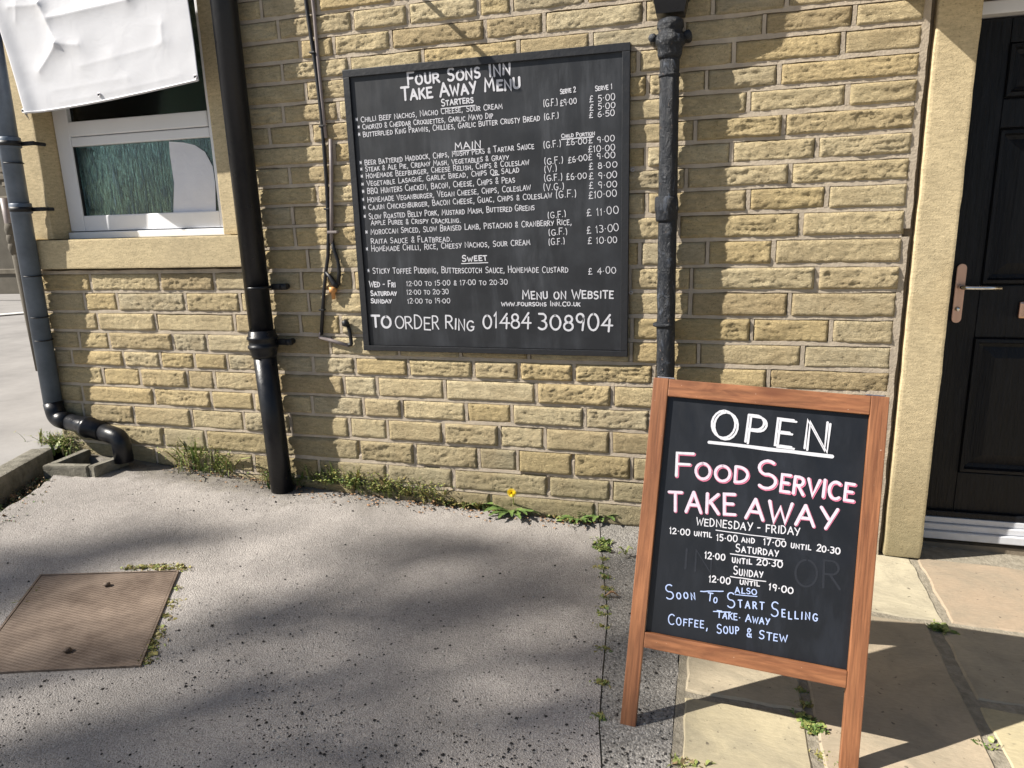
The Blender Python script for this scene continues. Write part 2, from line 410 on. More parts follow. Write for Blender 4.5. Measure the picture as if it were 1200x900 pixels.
def kerb_x(y):
    a, b = KT; t = (y-b[1])/(a[1]-b[1]); return b[0]+(a[0]-b[0])*t
# deep base that reaches the horizon
far = pyobj('ground', [(-260, -260, -.62), (260, -260, -.62), (260, 260, -.62), (-260, 260, -.62)], [(0, 1, 2, 3)], M_road); struct(far)
def kx2(y): return min(kerb_x(y)+.02, -2.6)
tar = sheet('tarmac_forecourt', lambda y: kx2(y)+.10+.06*noise.noise(Vector((y*3, 2, 2)))+.03*noise.noise(Vector((y*13, 5, 2))), lambda y: crack_x(y)-.0015, ysn, 160, M_tarmac); struct(tar)
strip = sheet('tarmac_strip', lambda y: crack_x(y)+.003, lambda y: -.064+.008*noise.noise(Vector((y*14, 1, 1))), ysn, 20, M_tarmac2, dz=-.001, amp=.006); struct(strip)
bed = sheet('joint_bed', lambda y: -.062, lambda y: 3.0, ysn, 60, M_joint, dz=-.002, amp=.003); struct(bed)
crk = sheet('crack_soil', lambda y: crack_x(y)-.05, lambda y: crack_x(y)+.05, ysn, 4, simple('crack_dirt', (.22, .20, .14), 1, bstr=.6, dark=(.09, .08, .05)), dz=-.005, amp=.003); struct(crk)
pav2 = sheet('pavement_behind_camera', lambda y: -30, lambda y: 8, list(np.linspace(-14, -3.39, 20)), 60, M_tarmac); struct(pav2)
soil = sheet('soil', lambda y: kx2(y)-.06, lambda y: kx2(y)+.30, ysn, 12, M_soil, dz=-.05, amp=.03); struct(soil)
# road at a higher level behind the kerb
def road():
    vs = []; fs = []; nx, ny = 60, 60
    for j in range(ny+1):
        y = -3.4+(j/ny)**1.6*40
        for i in range(nx+1):
            xr = kerb_x(y)-.10 if y < .0 else -3.49
            xr = min(xr, -2.7)
            x = xr-(i/nx)**2*42
            z = gz(min(x, -3.3), min(y, 0))+.03+.003*noise.noise(Vector((x, y, 0)))
            vs.append((x, y, z))
    for j in range(ny):
        for i in range(nx):
            q = j*(nx+1)+i; fs.append((q, q+nx+1, q+nx+2, q+1))
    return pyobj('road', vs, fs, M_road, None, True)
struct(road())
# white road line
a = on_g(-70, 378.5); b = on_g(60, 367.5)
dv = (b-a)/np.linalg.norm(b-a); pn = np.array([-dv[1], dv[0], 0])*.10
z = gz(-9, 0)+.055
pl = [a-pn, b-pn, b+pn, a+pn]
struct(pyobj('road_marking', [(p[0], p[1], z) for p in pl], [(0, 1, 2, 3)], M_linep))

# kerb stones beside the road
kerb = bpy.data.objects.new('kerb', None); C.objects.link(kerb); kerb['kind'] = 'structure'
k0, k1 = V3(KT[1]), V3(KT[0]); kd = (k1-k0); kd.z = 0; kd.normalize()
for i in range(4):
    s = k0+kd*(i*.62-.02); bm = bmesh.new()
    ang = math.atan2(kd.y, kd.x)
    n = 16
    box(bm, 0, .605, -.11, 0, -.26, .0, .012)
    bmesh.ops.subdivide_edges(bm, edges=bm.edges, cuts=2, use_grid_fill=True)
    for v in bm.verts: v.co += Vector([noise.noise(v.co*17+Vector((i*5, k, 0)))*.006 for k in range(3)])
    zt = gz(s.x, s.y)+.07
    bmesh.ops.transform(bm, matrix=Matrix.Translation((s.x, s.y, zt)) @ Matrix.Rotation(ang, 4, 'Z'), verts=bm.verts)
    obj('kerb_stone', bm, M_kerb, kerb, True).data.set_sharp_from_angle(angle=R(35))

# flagstones
pav = bpy.data.objects.new('pavement', None); C.objects.link(pav); pav['kind'] = 'structure'
FL = [(.43, .797, -.455, -.012), (.822, 1.62, -.455, .005), (.315, .735, -1.33, -.485), (.775, 1.40, -.858, -.482),
      (.770, 1.45, -1.55, -.892), (-.037, .287, -1.045, -.50), (-.037, .287, -1.75, -1.070), (.315, .735, -1.95, -1.36),
      (-.037, .40, -.47, -.012), (1.43, 2.0, -1.0, -.485), (.77, 1.4, -2.1, -1.58), (-.037, .5, -2.3, -1.78)]
for k, (x0, x1, y0, y1) in enumerate(FL):
    nx = max(4, int((x1-x0)/.03)); ny = max(4, int((y1-y0)/.03)); vs = []; fs = []
    for j in range(ny+1):
        for i in range(nx+1):
            fx = min(max((i-1)/(nx-2), 0), 1); fy = min(max((j-1)/(ny-2), 0), 1)
            x = x0+.006+(x1-x0-.012)*fx+(-.006 if i == 0 else .006 if i == nx else 0); y = y0+.006+(y1-y0-.012)*fy+(-.006 if j == 0 else .006 if j == ny else 0)
            e = min(i, nx-i, j, ny-j)
            if e <= 1:
                x += .008*noise.noise(Vector((x*14, y*14, k))); y += .008*noise.noise(Vector((x*14, y*14, k+9)))
            zz = gz(x, y)+.002+(k % 3)*.0008+.003*noise.noise(Vector((x*5, y*5, k)))-(.005 if e == 0 else 0.0)
            vs.append((x, y, zz))
    for j in range(ny):
        for i in range(nx):
            q = j*(nx+1)+i; fs.append((q, q+1, q+nx+2, q+nx+1))
    # skirt
    per = [i for i in range(nx+1)]+[j*(nx+1)+nx for j in range(1, ny+1)]+[ny*(nx+1)+i for i in range(nx-1, -1, -1)]+[j*(nx+1) for j in range(ny-1, 0, -1)]
    b0 = len(vs)
    for q in per: vs.append((vs[q][0], vs[q][1], vs[q][2]-.05))
    n = len(per)
    for i in range(n): fs.append((per[(i+1) % n], per[i], b0+i, b0+(i+1) % n))
    pyobj('paving_slab', vs, fs, M_flag, pav, False)

# ================================================================ BUILDING
inn = thing('inn_building', 'yellow stone inn with raised mortar joints, white window and black panelled door', 'building', (-1.3, .17, 0))
LV = [2.299, 2.211, 2.121, 2.034, 1.951, 1.862, 1.776, 1.688, 1.600, 1.513, 1.426, 1.333, 1.234, 1.131, 1.033, .929, .827, .728, .637, .533, .432, .321, .206, .098, -.012, -.12]
XL, XR = -3.48, .668
WX0, WX1 = -3.303, -2.262
JPX = [(836, 5), (896, 25), (860, 58.7), (988, 45), (828, 93), (913, 83), (877, 117), (993, 105), (814.7, 152), (918.7, 144), (857, 177), (957, 171), (804, 207), (926, 201), (877, 231), (969, 225),
 (795, 264), (938.7, 257), (829, 292), (906.7, 291), (810.7, 321), (957, 321), (925, 353), (881, 385), (818.7, 412), (940, 416), (900, 441), (757, 178), (758, 238), (750, 299), (740, 414),
 (461, 2.5), (414, 25), (479, 17.5), (561.7, 10), (392.5, 57), (459, 48), (569, 37), (410, 73), (496, 65), (600, 7.5), (687, 1.7), (638, 27), (755, 14), (608, 54), (693, 46),
 (307.5, 13), (327.5, 37), (353, 62), (332, 87), (333, 135), (317, 158), (366, 156), (340.5, 206), (397.7, 132), (393, 180), (373, 229), (344, 253), (354, 328), (353, 378), (400, 376), (368, 427), (417, 427), (404.5, 450),
 (252.5, 328), (283, 355), (276, 375), (244, 398), (267.5, 421), (107.5, 327.5), (189, 329), (139, 352.5), (219, 352.5), (116, 374), (184, 375), (94, 394), (129, 395), (204, 397.5),
 (86, 416), (146, 417.5), (189, 419), (229, 419), (166, 440), (221, 441), (252.5, 442.5), (99, 462.5), (182, 464), (249, 467.5), (299, 469), (100, 485), (226, 489), (287.5, 492.5), (192.5, 507.5), (242.5, 510), (298, 534), (184, 527.5),
 (367, 472), (443, 452), (427, 476), (472, 477), (410.7, 500), (455, 502), (422, 525), (479.5, 431), (522, 455.5), (547, 480), (520.7, 505.5), (487, 529), (532, 553), (609, 434.5), (673, 437), (629, 459), (718, 464.5),
 (600.5, 483), (685.5, 489), (586, 510), (639, 512), (716, 518), (561.5, 533), (607, 537), (672, 542), (740.7, 548), (643, 568), (699, 593)]
rows = {i: [] for i in range(len(LV)-1)}
for px, py in JPX:
    p = on_y(px, py, 0)
    for i in range(len(LV)-1):
        if LV[i] >= p[2] > LV[i+1]: rows[i].append(float(p[0])); break
rj = random.Random(3)
def inwin(zc): return zc > 1.15
def face_noise(x, z, sd_):
    """split, pitched stone face: broad flakes plus ridges"""
    v = Vector((x*7, sd_*3.1, z*15)); a = noise.noise(v)
    r = 1-abs(noise.noise(Vector((x*11+sd_+z*9, z*52, sd_))))*2
    r2 = 1-abs(noise.noise(Vector((x*30+z*30, sd_*1.7, z*75-x*16))))*2
    r3 = 1-abs(noise.noise(Vector((x*70-z*50, sd_*2.3, z*95+x*20))))*2
    return a*.0044+r*.0032+r2*.0026*(.4+abs(a)*2)+r3*.0027+noise.noise(Vector((x*150, z*170, sd_)))*.0012
def stone(x0, x1, z0, z1, parent, k, out=0.0):
    nx = max(6, int((x1-x0)/.0075)); nz = 14; vs = []; fs = []
    flat = rj.random(); amp = .55+.75*rj.random(); tilt = rj.uniform(-.05, .05); pr = rj.uniform(-.002, .005)
    for j in range(nz+1):
        for i in range(nx+1):
            x = x0+(x1-x0)*i/nx; z_ = z0+(z1-z0)*j/nz
            d = min(x-x0, x1-x, z_-z0, z1-z_)
            cd_ = min((x-x0)+.4*(z_-z0), (x1-x)+.4*(z_-z0), (x-x0)+.4*(z1-z_), (x1-x)+.4*(z1-z_))
            p = min(1, max(0, d/.013)); p = p*(2-p)
            y = .009-(.0165+pr)*p-tilt*(z_-(z0+z1)/2)-face_noise(x, z_, k*1.37)*amp*min(1, d/.010+.15)
            vs.append((x, y-out, z_))
    for j in range(nz):
        for i in range(nx):
            q = j*(nx+1)+i; fs.append((q, q+1, q+nx+2, q+nx+1))
    per = [i for i in range(nx+1)]+[j*(nx+1)+nx for j in range(1, nz+1)]+[nz*(nx+1)+i for i in range(nx-1, -1, -1)]+[j*(nx+1) for j in range(nz-1, 0, -1)]
    b0 = len(vs); n = len(per)
    for q in per: vs.append((vs[q][0], .05, vs[q][2]))
    for i in range(n): fs.append((per[(i+1) % n], per[i], b0+i, b0+(i+1) % n))
    return vs, fs
# wall core (cells round the openings), all butted end to end
bm = bmesh.new()
DX0, DX1, DZT = .836, 1.78, 2.03
for c in [(XL, XR+.028, .022, .34, -.5, 1.15), (XL, WX0-.02, .022, .34, 1.15, 2.75), (WX1+.02, XR+.028, .022, .34, 1.15, 2.75), (XL, XR+.028, .022, .34, 2.75, 5.6),
          (XR+.028, DX0-.02, .03, .34, -.5, DZT), (XR+.028, 6.0, .03, .34, DZT, 5.6), (DX1+.02, 6.0, .03, .34, -.5, DZT),
          (DX0, DX1, .14, .34, -.5, -.02), (XL, 6, .34, 7.0, 5.55, 5.6), (XL, XL+.3, .34, 7.0, -.5, 5.55), (5.7, 6, .34, 7.0, -.5, 5.55), (XL, 6, 7.0, 7.3, -.5, 5.6)]:
    box(bm, *c)
wall = obj('wall', bm, M_core, inn)
nst = 0; upv, upf = [], []; vjoints = []
for i in range(len(LV)-1):
    zt, zb = LV[i], LV[i+1]; zc = (zt+zb)/2
    js = sorted(rows[i]); xs0 = XL if not inwin(zc) else -2.13
    ends = [xs0]+[j for j in js if xs0+.05 < j < XR-.05]+[XR]
    full = [ends[0]]
    for e in ends[1:]:
        while e-full[-1] > .50:
            full.append(full[-1]+min(rj.uniform(.24, .40), (e-full[-1])*.6))
        full.append(e)
    for a_, b_ in zip(full, full[1:]):
        if b_-a_ < .03: continue
        vs, fs = stone(a_+.004, b_-.004, zb+.004, zt-.002, wall, nst)
        pyobj('stone', vs, fs, M_stone, wall, True); nst += 1
        if b_ < XR-.01: vjoints.append((b_, zb, zt))
# stones above the frame: one joined part
zt = LV[0]; k = 1000
while zt < 5.5:
    zb = zt; zt2 = zt+.092; x = -2.13 if zt < 2.7 else XL
    xe = XR if zt < 2.3 else 6.0
    while x < xe-.05:
        x2 = min(xe, x+rj.uniform(.25, .42))
        off = len(upv); y = rj.uniform(-.010, -.002)
        for (xx, yy, zz) in ((x+.005, .03, zb+.01), (x2-.005, .03, zb+.01), (x2-.005, .03, zt2-.004), (x+.005, .03, zt2-.004), (x+.015, y, zb+.018), (x2-.015, y, zb+.018), (x2-.015, y, zt2-.012), (x+.015, y, zt2-.012)):
            upv.append((xx, yy, zz))
        upf += [tuple(off+q for q in f) for f in ((4, 5, 6, 7), (0, 1, 5, 4), (1, 2, 6, 5), (2, 3, 7, 6), (3, 0, 4, 7))]
        x = x2
    zt = zt2
o = pyobj('upper_stones', upv, upf, M_stone, wall); o['kind'] = 'stuff'
# raised strap pointing
mv, mf = [], []
def strap(p0, p1, half, horiz, step=.014):
    n = max(2, int(math.dist(p0, p1)/step)); b0 = len(mv); s_ = rj.uniform(0, 90)
    for i in range(n+1):
        t = i/n; x = p0[0]+(p1[0]-p0[0])*t; z_ = p0[1]+(p1[1]-p0[1])*t
        sh = .0022*noise.noise(Vector((x*3.5+s_, z_*3.5, s_)))+.0008*noise.noise(Vector((x*30, z_*30, s_)))
        h = half*(1+.38*noise.noise(Vector((x*9, z_*9+s_, 5)))+.12*noise.noise(Vector((x*60, z_*60, s_))))
        yf = -.0075+.0016*noise.noise(Vector((x*14, z_*14, 2)))
        if (zz_ := z_) < .32 and noise.noise(Vector((x*6, z_*9, 8))) > .28: yf += .012
        if horiz:
            z_ += sh; mv.extend([(x, .024, z_+h+.002), (x, yf+.001, z_+h), (x, yf, z_-h), (x, .024, z_-h-.001)])
        else:
            x += sh; mv.extend([(x-h-.001, .024, z_), (x-h, yf, z_), (x+h, yf+.0005, z_), (x+h+.001, .024, z_)])
    for i in range(n):
        for q in range(3):
            a_ = b0+i*4+q; mf.append((a_, a_+4, a_+5, a_+1) if horiz else (a_, a_+1, a_+5, a_+4))
    mf.append((b0, b0+1, b0+2, b0+3)); e = b0+n*4; mf.append((e+3, e+2, e+1, e))
for i, zl in enumerate(LV[:-1]):
    xs0 = XL if zl < 1.14 else -2.13
    strap((xs0, zl+.004), (XR-.012, zl+.004), .0085, True)
for (x, zb, zt) in vjoints: strap((x, zb+.012), (x, zt-.0055), .0070, False)
strap((XR+.001, 1.262), (XR+.001, 2.30), .0125, False); strap((XR+.001, -.10), (XR+.001, 1.232), .0125, False)
o = pyobj('mortar_pointing', mv, mf, M_mortar, wall, False); o['kind'] = 'stuff'
# dark recessed bed behind the straps
# sawn stones round the openings
def ashlar(name, x0, x1, y0, y1, z0, z1, seed, parent=inn, amp=.0018, bev=.006):
    bm = bmesh.new(); nx = max(3, int((x1-x0)/.03)); nz = max(3, int((z1-z0)/.03))
    box(bm, x0, x1, y0, y1, z0, z1, bev)
    cuts = min(40, int(max(x1-x0, z1-z0)/.045))
    es = [e for e in bm.edges if e.calc_length() > .1]
    bmesh.ops.subdivide_edges(bm, edges=es, cuts=cuts, use_grid_fill=True)
    for v in bm.verts:
        v.co.y += amp*noise.noise(Vector((v.co.x*6, v.co.z*6, seed)))*1.2
        v.co.x += amp*noise.noise(Vector((v.co.z*9, seed, v.co.y*5))); v.co.z += amp*noise.noise(Vector((v.co.x*9, seed, 4)))
    o = obj(name, bm, M_ashlar, parent, True); o.data.set_sharp_from_angle(angle=R(28)); return o
ashlar('window_sill', -3.455, -2.11, -.042, .12, 1.155, 1.302, 3)
ashlar('window_jamb', XL+.004, WX0, -.006, .16, 1.306, 2.76, 5)
ashlar('window_jamb', WX1, -2.132, -.004, .16, 1.306, 2.76, 8)
ashlar('window_lintel', XL+.004, -2.0, -.008, .16, 2.764, 3.05, 9)
ashlar('door_post', .700, .8345, -.018, .26, gz(.77, 0)+.004, 2.03, 12, amp=.004, bev=.010)
ashlar('door_lintel', .700, 2.0, -.02, .20, 2.034, 2.10, 15)
ashlar('door_post', 1.775, 1.91, -.018, .26, -.09, 2.03, 13, amp=.004, bev=.010)
# window
WY = .105
win = obj('window', bx(WX0+.002, WX1-.002, WY+.012, WY+.075, 1.305, 1.340, .003), M_white, inn)
def wbox(name, x0, x1, y0, y1, z0, z1, bev=.006, m_=M_white): return obj(name, bx(x0, x1, y0, y1, z0, z1, bev), m_, win)
def zp(px, py, Y): return float(on_y(px, py, Y)[2])
zs0 = 1.343; zg0 = zp(97, 253, WY); zg1 = zp(86, 172, WY); ztr = zp(70, 162, WY); zu0 = zp(82, 143, WY)
wbox('sill_strip', WX0+.004, WX1-.004, WY-.02, WY+.010, 1.304, 1.338, .004)
wbox('frame', WX0+.003, WX0+.098, WY, WY+.06, zs0, 2.74)
wbox('frame', WX1-.098, WX1-.003, WY, WY+.06, zs0, 2.74)
wbox('frame', WX0+.099, WX1-.099, WY+.001, WY+.06, zs0, zg0)
wbox('transom', WX0+.099, WX1-.099, WY+.001, WY+.06, zg1, ztr-.001)
wbox('transom', WX0+.099, WX1-.099, WY-.004, WY+.06, ztr+.002, zu0)
wbox('frame', WX0+.099, WX1-.099, WY+.001, WY+.06, 2.66, 2.74)
wbox('gasket', WX0+.0985, WX0+.1035, WY+.006, WY+.02, zg0+.0005, zg1-.0005, .001, M_rubber)
obj('pane', bx(WX0+.1, WX1-.1, WY+.022, WY+.026, zg0, zg1), M_glass, win)
obj('pane', bx(WX0+.1, WX1-.1, WY+.022, WY+.026, zu0, 2.66), M_clear, win)
obj('blind', bx(WX0+.02, WX1-.02, WY+.13, WY+.14, zu0-.07, 2.72), M_curtain, win)
obj('room_wall', bx(WX0-.0, WX1, WY+.225, WY+.235, 1.2, 2.74), M_teal, win)
# paper taped inside the glass (curled outline)
pp = [(203, 250), (253, 249), (252, 215), (249, 195), (240, 178), (228, 170), (215, 167), (198, 166), (199, 180), (204, 215)]
vs = [tuple(on_y(a, b, WY+.020)) for a, b in pp]
ctr = tuple(np.mean(np.array(vs), axis=0)); vs2 = [(v[0], WY+.020, v[2]) for v in vs]
n = len(vs2)
vv = vs2+[(ctr[0], WY+.018, ctr[2])]+[(v[0], v[1]+.0015, v[2]) for v in vs2]
ff = [((i+1) % n, i, n) for i in range(n)]+[(i, (i+1) % n, n+1+(i+1) % n, n+1+i) for i in range(n)]
noticeo = pyobj('paper_notice', vv, ff, M_paper); tag(noticeo, 'blank white sheet of paper with curled corner taped to the lower window pane', 'paper')
# door
DY = .168
door = obj('door', bx(DX0+.002, DX1-.004, DY+.02, DY+.06, .089, 1.955), M_door, inn)
def dp(px, py): return on_y(px, py, DY)
def dbox(name, x0, x1, y0, y1, z0, z1, m_=M_door, bev=.004): return obj(name, bx(x0, x1, y0, y1, z0, z1, bev), m_, door)
xs_ = float(dp(1166, 210)[0]); zr1 = zp(1168, 333, DY)
xg = float(dp(1183, 60)[0]); xpl = float(dp(1145, 395)[0]); zl1 = zp(1150, 396, DY); zl0 = zp(1128, 553, DY)
zhead = zp(1153, 18, DY-.04)
dbox('frame_head', DX0+.002, DX1-.002, DY-.05, DY+.03, zhead, 2.028, M_white)
dbox('stile', DX0+.003, xg-.001, DY, DY+.019, .0895, zhead-.004)
dbox('stile', DX1-.10, DX1-.006, DY, DY+.019, .0895, zhead-.004)
zu1 = zp(1190, 60, DY); zu_ = zp(1190, 115, DY)
def rails(za, zb): dbox('rail', xg, DX1-.101, DY+.0005, DY+.019, za, zb)
def panel(x0, x1, z0, z1):
    """raised and fielded panel with a bevelled moulding"""
    vs = []; 
    for ins, yy in ((0, DY+.001), (.004, DY-.008), (.016, DY-.010), (.022, DY+.006), (.036, DY+.012), (.075, DY+.000), (.078, DY-.001)):
        vs += [(x0+ins, yy, z0+ins), (x1-ins, yy, z0+ins), (x1-ins, yy, z1-ins), (x0+ins, yy, z1-ins)]
    fs = []
    for r in range(6):
        for c in range(4): fs.append((r*4+c, r*4+(c+1) % 4, r*4+4+(c+1) % 4, r*4+4+c))
    fs.append((24, 25, 26, 27)); return pyobj('panel', vs, fs, M_door, door)
mid = (xg+DX1-.1)/2
rails(.0895, zl0-.002); rails(zl1+.002, zr1-.004)
rails(zu_-.10, zu_); rails(zu1+.03, zhead-.005)
for (a_, b_) in ((xg+.0, mid-.045), (mid+.045, DX1-.101)):
    panel(a_, b_, zl0, zl1); panel(a_, b_, zr1, zu_-.105); panel(a_, b_, zu_+.004, zu1+.028)
dbox('mullion', mid-.044, mid+.044, DY+.001, DY+.019, zl0, zl1); dbox('mullion', mid-.044, mid+.044, DY+.001, DY+.019, zr1, zu_-.105)
dbox('weather_bar', DX0+.004, DX1-.006, DY-.018, DY-.001, .092, .116)
# threshold in three ridges
for k_, (z0, z1, yy) in enumerate(((.064, .088, .150), (.036, .0625, .138), (.002, .0345, .124))):
    dbox('threshold_ridge', DX0+.004, DX1-.006, yy, DY+.06, z0, z1, M_greyupvc, .004)
# handle: back plate, lever, cylinder
hc = dp(1122, 343); zt_ = zp(1125, 309, DY); zb_ = zp(1118, 378, DY); hx = float(hc[0])
def plate(x, hw, z0, z1, y0, y1):
    bm = bmesh.new(); vs = []
    prof = [(x+hw*math.cos(t), z1-hw+hw*math.sin(t)) for t in np.linspace(0, math.pi, 9)]+[(x+hw*math.cos(t), z0+hw+hw*math.sin(t)) for t in np.linspace(math.pi, 2*math.pi, 9)]
    f = bm.faces.new([bm.verts.new((a_, y1, b_)) for a_, b_ in prof])
    r = bmesh.ops.extrude_face_region(bm, geom=[f]); bmesh.ops.translate(bm, vec=(0, y0-y1, 0), verts=[v for v in r['geom'] if isinstance(v, bmesh.types.BMVert)])
    bmesh.ops.recalc_face_normals(bm, faces=bm.faces); bmesh.ops.bevel(bm, geom=bm.edges[:], offset=.0015, segments=2, affect='EDGES'); return bm
hx += .004
obj('handle_plate', plate(hx, .0165, zb_, zt_, DY-.010, DY-.0005), M_copper, door)
zl_ = zp(1150, 337, DY-.045)
obj('handle', tb(bend([(hx, DY-.008, zl_), (hx, DY-.048, zl_), (hx+.035, DY-.052, zl_), (hx+.125, DY-.050, zl_-.001)], 6, .02), .0085, 14), M_chrome, door, True)
obj('key_cylinder', tb([(hx-.001, DY-.009, zb_+.055), (hx-.001, DY-.016, zb_+.055)], .0085, 16), M_chrome, door, True)
lx = float(dp(1193, 362)[0]); lz0 = zp(1200, 373, DY); lz1 = zp(1200, 353, DY)
obj('letterbox', bx(lx, lx+.27, DY-.012, DY-.0005, lz0, lz1, .008), M_copper, door)
obj('letterbox_flap', bx(lx+.02, lx+.25, DY-.017, DY-.0125, lz0+.010, lz1-.010, .003), M_copper, door)
# stone door hood above the frame and eaves
hood = thing('door_hood', 'flat stone hood projecting from the wall over the black door', 'hood', (1.3, -.0, 2.13))
HX = .46; pz = on_y(1095, 35, 0); hz = float(pz[2])+(float(pz[0])-HX)*(-sd[2]/sd[0])
obj('slab', bx(HX, 2.1, -.62, -.025, hz, hz+.09, .01), M_ashlar, hood); obj('bracket', bx(HX+.04, HX+.14, -.35, -.026, hz-.0, hz-.001), M_ashlar, hood)
roof = obj('roof', bx(XL-.2, 6.2, -.28, 7.5, 5.62, 5.75), simple('slate', (.09, .09, .10), .6), inn)

# ================================================================ PIPES
def pipe_black():
    t = thing('soil_pipe', 'thick glossy black soil pipe between the window and the menu board', 'pipe', (-2.03, -.075, .05))
    Y = -.085; a_ = V3(on_y(258.5, -30, Y)); c = V3(on_y(308, 400, Y)); e = V3(on_y(328, 552, Y)); a_ = a_+(a_-c)*1.2
    r = .0555
    obj('pipe', tb([a_, c], r, 40), M_blackpvc, t, True)
    obj('pipe', tb([c+(e-c)*.001, e+(e-c)*.25], r*.955, 40), M_blackpvc, t, True)
    u = (c-a_).normalized()
    def ring(p, prof): return tb([p+u*d for d, _ in prof], [q for _, q in prof], 40)
    p = c
    obj('socket', ring(p, [(-.055, .056), (-.052, .062), (-.030, .064), (-.026, .070), (-.014, .072), (-.010, .065), (.012, .064), (.016, .070), (.028, .071), (.034, .065), (.060, .060), (.075, .056)]), M_blackpvc, t, True)
    q = V3(on_y(303, 337, Y)); obj('joint_ring', ring(q, [(-.006, .0555), (-.005, .0585), (.004, .0585), (.006, .0555)]), M_blackpvc, t, True)
    for pp_, nm in (((303, 337), 'bracket'), ((310, 402), 'bracket')):
        q = V3(on_y(*pp_, Y)); bm = bmesh.new()
        box(bm, q.x+.045, q.x+.125, -.055, -.035, q.z-.014, q.z+.014, .004)
        tube(bm, [(q.x+.108, -.062, q.z), (q.x+.108, .004, q.z)], .014, 12)
        obj(nm, bm, M_rubber, t, True)
pipe_black()
def pipe_grey():
    t = thing('drainpipe', 'faded grey plastic drainpipe at the left corner of the building ending over the gully', 'pipe', (-3.2, -.12, .17))
    a_ = V3(on_y(14, 190, -.092)); e = V3(on_y(62.5, 474, -.052)); a2 = a_+(a_-e)*3.2; r = .0455
    obj('pipe', tb([a2, e], r, 32), M_greypvc, t, True)
    u = (e-a_).normalized()
    for py in (168, 245):
        q = V3(on_y(25.5-(250-py)*.172, py, -.092+.040*(py-190)/284))
        obj('collar', tb([q-u*.030, q-u*.027, q+u*.020, q+u*.023], [r, r*1.09, r*1.09, r], 32), M_greypvc, t, True)
        bm = tb([q-u*.012+Vector((0, 0, -.0)), q+u*.012], r*1.13, 32)
        box(bm, q.x+.03, q.x+.125, q.y+.02, q.y+.032, q.z-.013, q.z+.007, .003)
        tube(bm, [(q.x+.112, q.y+.014, q.z-.003), (q.x+.112, .0, q.z-.003)], .009, 10)
        obj('pipe_clip', bm, M_rubber, t, True)
    for py in (191, 323, 371, 398):
        q = V3(on_y(25.5-(250-py)*.168, py, -.092+.040*(py-190)/284)); obj('joint_ring', tb([q-u*.002, q+u*.003], r*1.025, 32), M_rubber, t, True)
    b1 = V3(on_y(67, 490, -.060)); c1 = V3(on_y(122, 506, -.10)); c2 = V3(on_y(141, 513, -.115))
    dn = c2+Vector((.006, -.004, -.13))
    obj('bend', tb(bend([e-u*.01, b1, b1.lerp(c1, .28)], 8, .09), r*1.06, 32), M_blackpvc, t, True)
    obj('offset_pipe', tb([b1.lerp(c1, .22), c1], r*.98, 32), M_blackpvc, t, True)
    w_ = (c1-b1).normalized(); s0 = b1.lerp(c1, .62)
    obj('socket', tb([s0, s0+w_*.004, s0+w_*.03, s0+w_*.034, s0+w_*.13], [r, r*1.25, r*1.25, r*1.14, r*1.14], 32), M_blackpvc, t, True)
    obj('shoe', tb(bend([c1-w_*.05, c2, dn], 8, .04), r*1.02, 32), M_blackpvc, t, True)
    g2 = V3(on_y(100, 497, -.02)); obj('pipe_clip', tb([g2+Vector((0, -.07, 0)), g2+Vector((0, .02, 0))], .012, 10), M_rubber, t, True)
pipe_grey()
